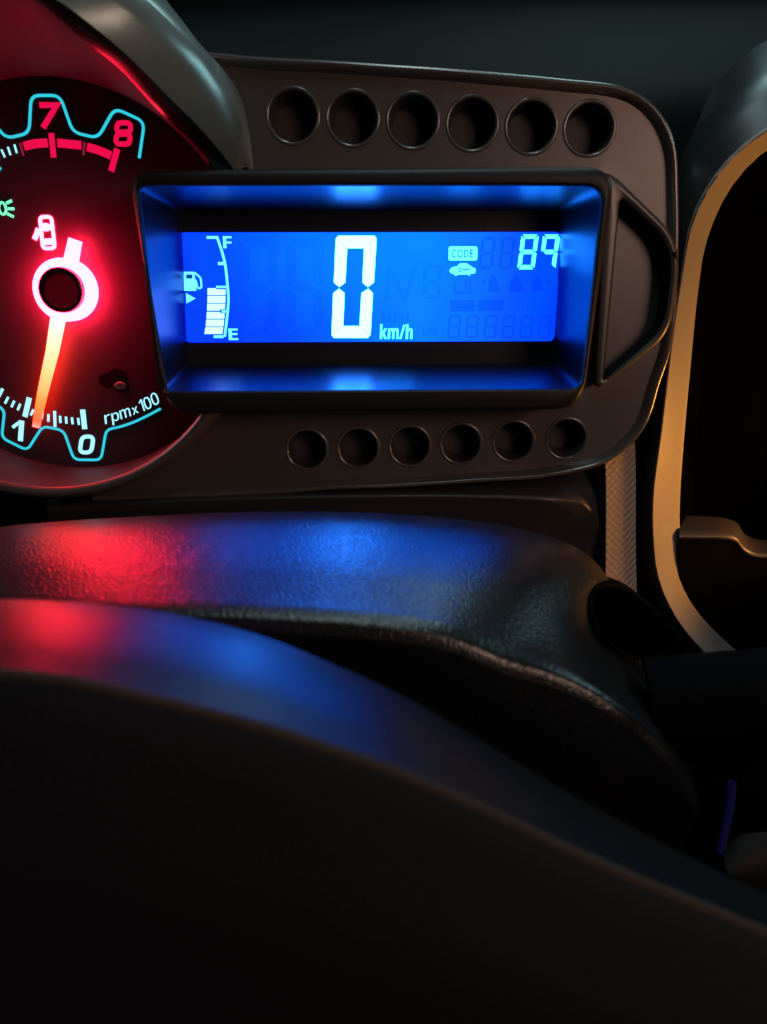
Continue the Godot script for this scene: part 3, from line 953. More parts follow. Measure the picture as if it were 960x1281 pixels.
func display() -> void:
	var o := thing("digital_display", "black-framed blue digital display reading 0 km/h and 89", "display", Vector3(0, -35, 4))
	var mb := Mb.new()
	var z1 := 25.0
	var open_c: Array = [Vector2(-59.01, 23.44), Vector2(52.83, 23.53), Vector2(51.09, -25.12), Vector2(-57.36, -25.84)]
	var open_r := [2.2, 4.5, 3.0, 2.5]
	var back_c: Array = [Vector2(-55.59, 20.38), Vector2(48.52, 20.38), Vector2(49.7, -21.26), Vector2(-56.74, -21.71)]
	var back_r := [1.2, 1.6, 1.6, 1.2]
	var out_c: Array = [Vector2(-61.92, 27.35), Vector2(56.3, 28.06), Vector2(52.13, -30.93), Vector2(-56.59, -31.97)]
	var out_r := [7.0, 7.5, 7.5, 6.0]
	var inner := loop(open_c, open_r, z1)
	# frame with rounded front edge
	mb.strip([grown(inner, 0, 24.2), grown(inner, 0.25, 24.9), grown(inner, 0.8, 25.3), grown(loop(out_c, out_r, 25), -1.4, 25.2), grown(loop(out_c, out_r, 25), -0.4, 24.4), loop(out_c, out_r, 22.5), grown(loop(out_c, out_r, 22.5), 0.0, 5.0)], true)
	obj("bezel", mb.mesh(), M.bezel, o)
	mb = Mb.new()
	var back := loop(back_c, back_r, 1.0)
	var between := []
	for k in inner.size():
		between.append(inner[k].lerp(back[k], 0.5))
	# the four inner walls, each flat
	var rows := []
	for k in 7:
		var row := []
		for j in inner.size():
			row.append((inner[j] - Vector3(0, 0, 0.8)).lerp(back[j], k / 6.0))
		rows.append(row)
	mb.strip(rows, true)
	obj("recess_wall", mb.mesh(), M.wall, o)
	mb = Mb.new()
	mb.cap(flat(grown(back, 0.4, 1.0)), -0.35)
	obj("back_mask", mb.mesh(), M.mask, o)
	mb = Mb.new()
	var rim := loop(back_c, back_r, 1.0)
	mb.strip([rim, grown(rim, -0.3, -0.3)], true)
	obj("mask_edge", mb.mesh(), M.gloss, o)
	# the lit panel
	mb = Mb.new()
	mb.prism(flat(loop([Vector2(-56.16, 14.5), Vector2(48.93, 14.65), Vector2(48.85, -14.72), Vector2(-56.51, -15.12)], [1.4, 1.7, 1.7, 1.4], 0, 4, 5)), -0.3, 0.0)
	obj("lcd_panel", mb.mesh(), M.lcd, o)
	var z := 0.06
	var lcd := holder("speed_digit", o, "large white zero in the middle of the display")
	var shapes := [
		[Vector2(-12.44, 13.67), Vector2(-2.56, 13.67), Vector2(-1.9, 12.96), Vector2(-5.4, 10.41), Vector2(-10.03, 10.41), Vector2(-13.15, 12.92)],
		[Vector2(-13.18, 12.84), Vector2(-10.08, 10.35), Vector2(-10.71, 1.35), Vector2(-12.41, 0.08), Vector2(-13.89, 1.35)],
		[Vector2(-1.92, 12.88), Vector2(-2.69, 1.35), Vector2(-4.38, 0.08), Vector2(-5.89, 1.35), Vector2(-5.38, 10.35)],
		[Vector2(-14.12, -1.54), Vector2(-12.46, -0.35), Vector2(-10.97, -1.54), Vector2(-11.46, -10.49), Vector2(-14.79, -12.94)],
		[Vector2(-2.99, -1.54), Vector2(-3.7, -12.89), Vector2(-6.82, -10.49), Vector2(-6.18, -1.54), Vector2(-4.27, -0.35)],
		[Vector2(-14.79, -13.02), Vector2(-11.47, -10.58), Vector2(-6.82, -10.58), Vector2(-3.72, -12.98), Vector2(-4.43, -13.83), Vector2(-14.16, -13.83)],
	]
	for s in shapes:
		mb = Mb.new()
		mb.prism(s, 0.0, 0.1)
		obj("segment", mb.mesh(), M.digit, lcd)
	# unlit digits that still show faintly
	var px: float = 0.22
	for s in [[Vector2(-40.75, -13.47)][0], [Vector2(-27.86, -13.58)][0]]:
		seven(o, "unlit_speed_digit", s, Vector2(px * 48, px * 122), px * 4, px * 13.5, "abcdefg", M.ghost, 0.0)
	var trip: Array = [Vector2(37.29, 4.87), Vector2(43.27, 4.87)]
	seven(o, "trip_digit", trip[0], Vector2(px * 21.6, px * 41.5), px * 3.6, px * 5.0, "abcdefg", M.icon, 0.0)
	seven(o, "trip_digit", trip[1], Vector2(px * 21.0, px * 41.5), px * 3.6, px * 5.0, "abcfg", M.icon, 0.0)
	for s in [Vector2(26.54, 4.94), Vector2(32, 4.94)]:
		seven(o, "unlit_trip_digit", s, Vector2(px * 17.5, px * 38), px * 3.0, px * 3.4, "abcdefg", M.ghost_dark, 0.0)
	for s in [Vector2(18.12, -13.92), Vector2(23.19, -13.92), Vector2(28.46, -13.92), Vector2(33.58, -13.92), Vector2(38.68, -13.92), Vector2(43.86, -13.92)]:
		seven(o, "unlit_odometer_digit", s, Vector2(px * 16.2, px * 29), px * 2.0, px * 2.7, "abcdefg", M.ghost_dark, 0.0)
	seven(o, "unlit_gear_digit", [Vector2(10.7, -3.12)][0], Vector2(px * 24, px * 42), px * 2, px * 6, "abcdefg", M.ghost, 0.0)
	var ln := func(called: String, pts: Array, w: float, m: Material, parent: Node3D, closed := false):
		var b := Mb.new()
		b.line(pts, w * px, 0.0, z, closed)
		return obj(called, b.mesh(), m, parent)
	ln.call("unlit_gear_letter", [Vector2(0.68, -3.12), Vector2(1.34, 5.47), Vector2(6.08, -3.12), Vector2(8.91, 5.47)], 6, M.ghost, o)
	# fuel gauge
	var fg := holder("fuel_gauge", o, "fuel gauge with six lit bars below half")
	ln.call("scale_arc", [[Vector2(-48.82, 13.23), Vector2(-46.2, 13.23)][0]] + curve([Vector2(-45.89, 13.23), Vector2(-44.89, 9.91), Vector2(-44.12, 6.32), Vector2(-43.75, 0.19), Vector2(-43.71, -3.12), Vector2(-44.21, -7.14), Vector2(-45.35, -13.52)], 24), 3.2, M.mark, fg)
	ln.call("scale_foot", [Vector2(-48.52, -13.52), Vector2(-45.71, -13.52)], 3.4, M.mark, fg)
	ln.call("scale_tick", [Vector2(-46.08, 6.38), Vector2(-44.43, 6.38)], 3.6, M.mark, fg)
	ln.call("scale_tick", [Vector2(-46.99, 0.12), Vector2(-44.12, 0.12)], 2.8, M.mark, fg)
	ln.call("scale_tick", [Vector2(-45.83, -6.48), Vector2(-44.45, -6.48)], 3.6, M.mark, fg)
	for s in [[Vector2(-49.39, -0.22), Vector2(-47.14, -0.22), Vector2(-46.94, -0.53), Vector2(-44.38, -0.57), Vector2(-44.47, -2.08), Vector2(-49.51, -2.08)], [Vector2(-49.52, -2.32), Vector2(-44.48, -2.32), Vector2(-44.63, -4.19), Vector2(-49.69, -4.19)], [Vector2(-49.72, -4.43), Vector2(-44.69, -4.43), Vector2(-44.86, -5.87), Vector2(-46.13, -5.92), Vector2(-46.29, -6.29), Vector2(-49.93, -6.29)], [Vector2(-49.98, -6.66), Vector2(-46.31, -6.66), Vector2(-46.11, -7.05), Vector2(-44.98, -7.1), Vector2(-45.17, -8.51), Vector2(-50.23, -8.51)], [Vector2(-50.3, -8.79), Vector2(-45.23, -8.79), Vector2(-45.55, -10.65), Vector2(-50.57, -10.65)], [Vector2(-50.66, -10.89), Vector2(-45.61, -10.89), Vector2(-45.99, -12.76), Vector2(-51.1, -12.76)]]:
		mb = Mb.new()
		mb.prism(s, 0.0, 0.08)
		obj("fuel_bar", mb.mesh(), M.bar, fg)
	text("letter_f", "F", [Vector2(-44.33, 10.41)][0], [Vector2(-41.94, 13.54)][0], z, M.mark, fg)
	text("letter_e", "E", [Vector2(-44.21, -14.45)][0], [Vector2(-41.53, -11.25)][0], z, M.mark, fg)
	mb = Mb.new()
	mb.prism([Vector2(-56.17, -0.91), Vector2(-55.72, 4.19), Vector2(-52.99, 4.19), Vector2(-52.87, 3.98), Vector2(-52.59, -0.42), Vector2(-52.58, -0.91)], 0.0, 0.08)
	var pump := obj("pump_symbol", mb.mesh(), M.mark, fg)
	mb = Mb.new()
	mb.prism([Vector2(-55.18, 2.36), Vector2(-55.1, 3.47), Vector2(-53.44, 3.47), Vector2(-53.43, 2.36)], 0.08, 0.12)
	obj("pump_window", mb.mesh(), M.code_text, pump)
	ln.call("pump_hose", rounded([Vector2(-52.81, 3.98), Vector2(-51.14, 2.57), Vector2(-51.05, -0.14), Vector2(-52.22, -0.27), Vector2(-52.53, 1.84), Vector2(-52.91, 2.1)], 0.6), 2.3, M.mark, pump)
	mb = Mb.new()
	mb.prism([Vector2(-55.54, -1.54), Vector2(-52.94, -2.99), Vector2(-55.61, -4.34)], 0.0, 0.08)
	obj("side_arrow", mb.mesh(), M.mark, fg)
	# code label and car symbol
	mb = Mb.new()
	mb.prism(flat(loop([Vector2(18.1, 10.89), Vector2(25.96, 10.89), Vector2(26.02, 7.21), Vector2(18.06, 7.21)], [0.6], 0, 2, 3)), 0.0, 0.06)
	var cl := obj("code_label", mb.mesh(), M.icon, o, "cyan CODE label")
	text("code_lettering", "CODE", [Vector2(19.02, 7.93)][0], [Vector2(24.94, 10.12)][0], 0.08, M.code_text, cl, 0, 0, true)
	mb = Mb.new()
	mb.prism([Vector2(18.43, 4.49), Vector2(19.04, 5.3), Vector2(20.59, 5.68), Vector2(21.37, 6.45), Vector2(23.1, 6.45), Vector2(24.47, 5.56), Vector2(25.55, 5.04), Vector2(25.72, 4.19), Vector2(25.37, 3.77), Vector2(24.44, 3.68), Vector2(24.05, 3.21), Vector2(23.33, 3.47), Vector2(20.87, 3.47), Vector2(20.21, 3.13), Vector2(19.52, 3.68), Vector2(18.76, 3.89)], 0.0, 0.06)
	var car := obj("car_symbol", mb.mesh(), M.icon, o, "cyan car symbol with a spanner in it")
	mb = Mb.new()
	mb.line([Vector2(21.5, 4.75), Vector2(24.31, 4.87)], 1.6 * px, 0.06, 0.09)
	mb.line([Vector2(21.73, 5.26), Vector2(21.05, 5), Vector2(21.07, 4.36), Vector2(21.76, 4.19)], 1.6 * px, 0.06, 0.092)
	obj("spanner", mb.mesh(), M.code_text, car)
	text("unit_lettering", "km/h", [Vector2(-0.96, -14.14)][0], [Vector2(8.25, -10.05)][0], z, M.icon, o, 0, 0.03, true)
	text("unlit_mph", "MPH", [Vector2(-0.45, -9.39)][0], [Vector2(7.02, -7.01)][0], 0.03, M.ghost_dark, o, 0, 0.03, false)
	text("unlit_um", "UM", [Vector2(11.07, -13.25)][0], [Vector2(15.36, -10.91)][0], 0.03, M.ghost_dark, o, 0, 0.03, false)
	# other unlit marks
	for s in [[Vector2(29.56, 1.63), Vector2(30.6, 3.77), Vector2(31.92, 1.52), Vector2(32.59, -1.17), Vector2(29.22, -1.17)], [Vector2(35.62, 1.3), Vector2(37.08, 3.66), Vector2(38.66, 1.09), Vector2(39.33, -1.17), Vector2(35.29, -1.17)], [Vector2(41.9, 1.3), Vector2(42.89, 3.66), Vector2(44.38, 1.09), Vector2(44.94, -0.96), Vector2(41.35, -0.96)]]:
		mb = Mb.new()
		mb.prism(s, 0.0, 0.05)
		obj("unlit_seat_symbol", mb.mesh(), M.ghost_dark, o)
	for s in [[Vector2(27.11, 1.41), Vector2(28.53, 2.27), Vector2(28.6, 0.44)], [Vector2(45.87, 2.27), Vector2(47.38, 1.41), Vector2(45.98, 0.55)]]:
		mb = Mb.new()
		mb.prism(s, 0.0, 0.05)
		obj("unlit_arrow", mb.mesh(), M.ghost_dark, o)
	for s in [[Vector2(18.71, -3.43), Vector2(25.7, -3.43), Vector2(25.8, -6.53), Vector2(18.78, -6.53)], [Vector2(26.46, -3.25), Vector2(33.72, -3.25), Vector2(33.85, -6.4), Vector2(26.57, -6.4)]]:
		mb = Mb.new()
		mb.prism(s, 0.0, 0.05)
		obj("unlit_label", mb.mesh(), M.ghost_dark, o)
	ln.call("unlit_rule", [Vector2(19.36, -2.47), Vector2(47.73, -2.47)], 1.2, M.ghost, o)
	ln.call("unlit_book", [Vector2(19.93, 1.63), Vector2(20.01, -1.39), Vector2(24.28, -1.39), Vector2(24.18, 1.84), Vector2(23.06, 1.84), Vector2(23.13, -0.53)], 2.4, M.ghost_dark, o)
	for k in 9:
		var q: Array = [Vector2(37.33, -6.18), Vector2(37.23, -4.21)]
		mb = Mb.new()
		mb.line([q[0] + Vector2(k * px * 5.2, 0), q[1] + Vector2(k * px * 5.2, 0)], px * 2.6, 0.0, 0.04)
		obj("unlit_scale_mark", mb.mesh(), M.ghost, o)


# ---------------------------------------------------------------- centre stack at the right
func console() -> void:
	var o := thing("console_surround", "silver centre console surround lit gold by a lamp at the right of the housing", "console surround", Vector3(95, -110, -20))
	var n := 60
	var back: Array = curve([Vector3(241.38, 95.35, -40), Vector3(143.77, 85.04, -40), Vector3(125.87, 76.6, -40), Vector3(112.26, 69.73, -40), Vector3(102.04, 59.21, -40), Vector3(97.38, 45.69, -40), Vector3(96.66, 24.58, -40), Vector3(98.31, -10.37, -40), Vector3(96.76, -42.59, -40), Vector3(93.96, -65.34, -40), Vector3(94.51, -83.13, -40), Vector3(97.73, -104.72, -40), Vector3(108.57, -123.97, -40), Vector3(121.89, -140.58, -40), Vector3(146.25, -162.99, -40)], n)
	var side: Array = curve([Vector3(215.01, 74.81, -8), Vector3(128.09, 65.51, -8), Vector3(111.86, 59.82, -8), Vector3(100.73, 54.62, -8), Vector3(91.37, 47.77, -8), Vector3(84.07, 38.57, -8), Vector3(82.32, 25.82, -8), Vector3(83.19, -9.13, -8), Vector3(82.2, -37.47, -8), Vector3(79.42, -57.48, -8), Vector3(80.35, -73.13, -8), Vector3(83.77, -93.51, -8), Vector3(94.6, -110.5, -8), Vector3(105.08, -123.67, -8), Vector3(125.92, -143.38, -8)], n)
	var crease: Array = curve([Vector3(206.29, 56.24, 6), Vector3(122.93, 47.13, 6), Vector3(107.09, 43.42, 6), Vector3(97.43, 38.73, 6), Vector3(88.48, 30.52, 6), Vector3(82.29, 18.33, 6), Vector3(80.84, 2, 6), Vector3(80, -17.26, 6), Vector3(79.57, -39.85, 6), Vector3(79.12, -58.89, 6), Vector3(80.44, -72.52, 6), Vector3(83.06, -84.53, 6), Vector3(88.69, -96.62, 6), Vector3(98.42, -108.53, 6), Vector3(118.52, -126.15, 6)], n)
	var face0: Array = curve([Vector3(204.63, 55.01, 8), Vector3(121.93, 45.97, 8), Vector3(106.23, 42.29, 8), Vector3(97.08, 37.44, 8), Vector3(88.39, 29.47, 8), Vector3(82.26, 17.38, 8), Vector3(80.58, 1.57, 8), Vector3(79.76, -17.54, 8), Vector3(79.35, -39.95, 8), Vector3(78.86, -58.35, 8), Vector3(80.18, -71.86, 8), Vector3(82.78, -83.76, 8), Vector3(88.58, -95.48, 8), Vector3(98.51, -107.54, 8), Vector3(118.59, -124.16, 8)], n)
	var face1: Array = curve([Vector3(220.06, 54.19, -7), Vector3(131.14, 44.41, -7), Vector3(114.2, 40.82, -7), Vector3(104.48, 36.39, -7), Vector3(96.15, 26.96, -7), Vector3(91.05, 13.02, -7), Vector3(90.2, 0.35, -7), Vector3(90.32, -19.68, -7), Vector3(90.76, -43.68, -7), Vector3(91.58, -62.89, -7), Vector3(92.97, -76, -7), Vector3(95.73, -87.6, -7), Vector3(101.93, -99.24, -7), Vector3(114.52, -112.62, -7), Vector3(135.66, -129.1, -7)], n)
	var face2: Array = curve([Vector3(221.6, 54.15, -8.5), Vector3(132.06, 44.29, -8.5), Vector3(114.99, 40.68, -8.5), Vector3(105.68, 36.01, -8.5), Vector3(97.52, 26.51, -8.5), Vector3(92.6, 12.67, -8.5), Vector3(91.76, -0.1, -8.5), Vector3(91.91, -20.27, -8.5), Vector3(92.38, -44.46, -8.5), Vector3(93.17, -63.29, -8.5), Vector3(94.55, -76.22, -8.5), Vector3(97.32, -87.62, -8.5), Vector3(103.83, -99.31, -8.5), Vector3(116.25, -112.76, -8.5), Vector3(137.79, -129.32, -8.5)], n)
	var deep: Array = curve([Vector3(259.44, 51.19, -45), Vector3(154.64, 39.49, -45), Vector3(134.37, 37.11, -45), Vector3(124.7, 32.32, -45), Vector3(116.07, 22.59, -45), Vector3(111.43, 8.85, -45), Vector3(110.43, -5.31, -45), Vector3(110.41, -23.97, -45), Vector3(111.37, -51.96, -45), Vector3(112.61, -73.14, -45), Vector3(114.24, -87.78, -45), Vector3(116.96, -98.72, -45), Vector3(123.34, -109.9, -45), Vector3(135.55, -122.98, -45), Vector3(159.62, -141.51, -45)], n)
	var mb := Mb.new()
	mb.strip([back, side, side_mid(side, crease), crease])
	obj("outer_shell", mb.mesh(), M.shell, o, "dark rounded outside of the console surround")
	mb = Mb.new()
	mb.strip([crease, face0, face1, face2])
	obj("trim_ring", mb.mesh(), M.gold, o, "silver trim ring lit gold")
	mb = Mb.new()
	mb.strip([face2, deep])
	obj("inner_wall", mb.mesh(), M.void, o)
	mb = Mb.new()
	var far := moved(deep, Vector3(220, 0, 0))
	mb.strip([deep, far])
	obj("shade_sheet", mb.mesh(), M.void, o)  # black sheet painting the dark depth of the surround
	# shelf inside the surround
	mb = Mb.new()
	var p0: Array = curve([Vector3(100.15, -74.19, -25), Vector3(108.3, -74.47, -25), Vector3(115.14, -75.04, -25), Vector3(119.96, -76.74, -25), Vector3(123.19, -80.73, -25), Vector3(126.97, -82.45, -25), Vector3(136.61, -83.02, -25), Vector3(158.56, -83.6, -25)], 40)
	var p1: Array = curve([Vector3(93.04, -73.03, -6), Vector3(100.58, -73.03, -6), Vector3(106.9, -73.3, -6), Vector3(111.38, -74.88, -6), Vector3(114.32, -78.07, -6), Vector3(117.6, -79.94, -6), Vector3(126.8, -80.47, -6), Vector3(147.18, -81.01, -6)], 40)
	var p2: Array = curve([Vector3(92.21, -73.81, -3.5), Vector3(99.7, -73.94, -3.5), Vector3(105.94, -74.07, -3.5), Vector3(110.07, -75.12, -3.5), Vector3(112.97, -78.28, -3.5), Vector3(116.21, -80.01, -3.5), Vector3(125.55, -80.4, -3.5), Vector3(145.73, -80.94, -3.5)], 40)
	var p3: Array = curve([Vector3(92.82, -79.61, -3.5), Vector3(100.35, -79.61, -3.5), Vector3(106.62, -79.61, -3.5), Vector3(110.45, -80.14, -3.5), Vector3(113.17, -81.73, -3.5), Vector3(116.58, -82.8, -3.5), Vector3(125.98, -83.34, -3.5), Vector3(146.22, -83.87, -3.5)], 40)
	var p4: Array = curve([Vector3(98.02, -119.68, -6), Vector3(105.97, -119.68, -6), Vector3(112.59, -119.68, -6), Vector3(117.09, -119.68, -6), Vector3(120.54, -119.68, -6), Vector3(124.51, -119.68, -6), Vector3(132.46, -119.68, -6), Vector3(153.65, -119.68, -6)], 40)
	mb.strip([p2, p3, p4])
	var shelf := obj("inner_shelf", mb.mesh(), M.lower, o)  # the panel's shade is put into its near-black colour
	mb = Mb.new()
	mb.strip([p0, p1, mid(p1, p2), p2, moved(p2, Vector3(0, -1.0, 0.4)), moved(p2, Vector3(0, -1.6, 0))])
	obj("shelf_edge", mb.mesh(), M.hood, shelf, "notched shining edge")


func side_mid(a: Array, b: Array) -> Array:
	var out := []
	for k in a.size():
		out.append(a[k].lerp(b[k], 0.55) + Vector3(-1.2, 0.2, 1.8))
	return out


# ---------------------------------------------------------------- steering column cover, lever, wheel
func column() -> void:
	var o := thing("column_cover", "black leather-grained steering column cover catching red and blue light", "column cover", Vector3(-10, -90, 80))
	var n := 90
	var c0: Array = curve([Vector3(-207.72, -125.32, 30), Vector3(-180.14, -96.2, 30), Vector3(-147.72, -78.32, 30), Vector3(-124.65, -70.26, 30), Vector3(-102.41, -64.83, 30), Vector3(-85.13, -63.04, 30), Vector3(-70.15, -62.15, 30), Vector3(-48.82, -61.03, 30), Vector3(-27.58, -60.59, 30), Vector3(-6.37, -60.81, 30), Vector3(17.01, -62.15, 30), Vector3(34.12, -64.61, 30), Vector3(47.14, -67.99, 30), Vector3(55, -73, 30), Vector3(59.93, -80.66, 30), Vector3(65.3, -92.55, 30), Vector3(69.6, -103.59, 30), Vector3(77.58, -116.23, 30), Vector3(88.89, -131.94, 30)], n)
	var c1: Array = curve([Vector3(-179.16, -101.4, 55), Vector3(-155.44, -76.56, 55), Vector3(-127.5, -61.3, 55), Vector3(-107.92, -56.37, 55), Vector3(-88.88, -53.25, 55), Vector3(-73.91, -51.89, 55), Vector3(-60.9, -51.03, 55), Vector3(-42.38, -50.06, 55), Vector3(-23.94, -49.58, 55), Vector3(-5.53, -49.78, 55), Vector3(14.77, -51.12, 55), Vector3(29.63, -53.25, 55), Vector3(40.94, -56.37, 55), Vector3(48.72, -60.9, 55), Vector3(53.93, -67.32, 55), Vector3(58.62, -77.6, 55), Vector3(62.08, -87.27, 56), Vector3(67.37, -95.84, 60), Vector3(74.27, -105.97, 66)], n)
	var c2: Array = curve([Vector3(-161.98, -93.75, 72), Vector3(-140.52, -71.21, 72), Vector3(-115.25, -57.36, 72), Vector3(-97.58, -53.06, 72), Vector3(-80.39, -50.41, 72), Vector3(-66.87, -49.35, 72), Vector3(-55.1, -48.65, 72), Vector3(-38.36, -47.95, 72), Vector3(-21.67, -47.78, 72), Vector3(-5, -48.13, 72), Vector3(13.38, -49.71, 72), Vector3(26.88, -52.18, 72), Vector3(35.49, -55.74, 72), Vector3(41.75, -60.62, 72), Vector3(46.56, -67.64, 72), Vector3(51.06, -75.97, 72), Vector3(55.75, -83.35, 72), Vector3(62.04, -91.33, 73), Vector3(69.5, -101.39, 76)], n)
	var c3: Array = curve([Vector3(-146.59, -89.53, 88), Vector3(-127.11, -68.94, 88), Vector3(-104.23, -56.29, 88), Vector3(-88.25, -52.37, 88), Vector3(-72.7, -49.95, 88), Vector3(-60.49, -49.15, 88), Vector3(-49.87, -48.83, 88), Vector3(-34.74, -48.51, 88), Vector3(-19.65, -48.83, 88), Vector3(-4.54, -49.47, 88), Vector3(12.15, -51.24, 88), Vector3(24.43, -54.33, 88), Vector3(30.75, -57.95, 88), Vector3(36.01, -62.96, 88), Vector3(40.46, -68.59, 88), Vector3(44.65, -73.81, 88), Vector3(49.51, -78.6, 88), Vector3(55.79, -85.47, 88), Vector3(63.93, -96.12, 88)], n)
	var c4: Array = curve([Vector3(-134.69, -88.44, 101), Vector3(-116.73, -69.26, 101), Vector3(-95.69, -57.49, 101), Vector3(-80.98, -53.69, 101), Vector3(-66.73, -51.59, 101), Vector3(-55.54, -50.99, 101), Vector3(-45.79, -50.69, 101), Vector3(-31.91, -50.69, 101), Vector3(-18.06, -51.29, 101), Vector3(-4.18, -52.19, 101), Vector3(11.18, -54.29, 101), Vector3(22.55, -58.26, 101), Vector3(26.61, -60.42, 101), Vector3(31, -62.6, 101), Vector3(35.18, -65.43, 101), Vector3(39.17, -68.94, 101), Vector3(43.86, -73.14, 101), Vector3(50.73, -80.39, 100), Vector3(59, -91.27, 99)], n)
	var c5: Array = curve([Vector3(-129.52, -89.2, 107), Vector3(-112.21, -70.57, 107), Vector3(-91.96, -59.15, 107), Vector3(-77.82, -55.46, 107), Vector3(-64.08, -53.13, 107), Vector3(-53.3, -52.27, 107), Vector3(-43.93, -51.83, 107), Vector3(-30.61, -51.69, 107), Vector3(-17.32, -52.27, 107), Vector3(-4.01, -53.13, 107), Vector3(10.73, -55.46, 107), Vector3(21.69, -60.19, 107), Vector3(25.54, -61.24, 107), Vector3(29.01, -62.44, 107), Vector3(33.08, -64.26, 107), Vector3(36.8, -66.39, 107), Vector3(40.75, -69.17, 107), Vector3(45.13, -72.74, 106), Vector3(51.47, -79.8, 106), Vector3(57.26, -89.84, 105)], n)
	var mb := Mb.new()
	mb.strip([c0, c1, mid(c1, c2), c2, mid(c2, c3), c3, mid(c3, c4), c4, mid(c4, c5), c5, moved(c5, Vector3(0, -1.2, 1.0)), moved(c5, Vector3(0, -3.0, 1.2))])
	mb.strip([moved(c5, Vector3(0, -3.0, 1.2)), moved(c5, Vector3(-2, -14, -1)), moved(c5, Vector3(-4, -50, -6))])
	obj("cover_shell", mb.mesh(), M.leather, o)
	# sleeve of the lever at the right
	var s0: Array = curve([Vector3(42.98, -63.92, 75.5), Vector3(45.63, -63.3, 69), Vector3(52.1, -65.54, 59), Vector3(58.24, -68.54, 55.5), Vector3(64.11, -73.04, 54.5), Vector3(69.65, -77.96, 56.5), Vector3(71.47, -80.55, 58.5), Vector3(67.9, -82.22, 61), Vector3(59.49, -81.73, 66), Vector3(49.78, -74.56, 76), Vector3(43.64, -66.99, 81.5)], 40, true)
	mb = Mb.new()
	mb.strip([moved(s0, Vector3(0, -0.6, -6)), s0, shrunk(s0, 0.97, 0.6), shrunk(s0, 0.93, 0.7), shrunk(s0, 0.9, 0.1)], true)
	obj("lever_sleeve", mb.mesh(), M.sleeve, o)
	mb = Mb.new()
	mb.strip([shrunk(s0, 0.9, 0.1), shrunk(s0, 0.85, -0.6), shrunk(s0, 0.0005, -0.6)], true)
	obj("sleeve_shade_cap", mb.mesh(), M.void, o)  # closed black cap; the hole's darkness is painted on
	var l := thing("wiper_lever", "black lever stalk reaching right from the sleeve of the column cover", "lever", Vector3(70, -75, 80))
	mb = Mb.new()
	var path := []
	for k in 40:
		var f := k / 39.0
		path.append([Vector3(56.9, -86.19, 80)][0].lerp([Vector3(187.5, -58.38, 110)][0], f))
	mb.tube(path, 11.05, 32)
	obj("stalk", mb.mesh(), M.lever, l)
	var t := thing("lower_trim", "dark glossy trim at the lower right edge catching an orange glint", "trim panel", Vector3(85, -150, 40))
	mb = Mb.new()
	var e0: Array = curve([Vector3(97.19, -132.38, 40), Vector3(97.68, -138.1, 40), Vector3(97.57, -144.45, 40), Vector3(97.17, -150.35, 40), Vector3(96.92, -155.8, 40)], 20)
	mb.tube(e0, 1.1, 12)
	obj("blue_glint", mb.mesh(), M.dim_blue, t, "dim blue glint painted as a glowing strip")  # no lamp: added glow in place of a reflected glint
	mb = Mb.new()
	var g0: Array = curve([Vector3(97.4, -154.16, 40), Vector3(101.46, -150.08, 40), Vector3(109.26, -148.73, 40), Vector3(254.94, -148.73, 40)], 24)
	var g1: Array = curve([Vector3(95.75, -155.85, 46), Vector3(100.32, -153.17, 46), Vector3(107.01, -153.17, 46), Vector3(250.13, -154.51, 46)], 24)
	var g2: Array = curve([Vector3(96.74, -158.13, 48), Vector3(101.59, -159.47, 48), Vector3(107.42, -162.99, 48), Vector3(258.07, -185.96, 48)], 24)
	var g3: Array = curve([Vector3(100.31, -172.82, 44), Vector3(106.83, -178.51, 44), Vector3(112.28, -184.29, 44), Vector3(273.75, -220.74, 44)], 24)
	mb.strip([g0, mid(g0, g1), g1, mid(g1, g2), g2, g3])
	obj("trim_corner", mb.mesh(), M.dark, t)


func mid(a: Array, b: Array) -> Array:
	var out := []
	for k in a.size():
		out.append(a[k].lerp(b[k], 0.5))
	return out


func shrunk(row: Array, f: float, dz: float) -> Array:
	var c := Vector3.ZERO
	for p in row:
		c += p / row.size()
	return row.map(func(p): return c + (p - c) * f + Vector3(0, 0, dz))


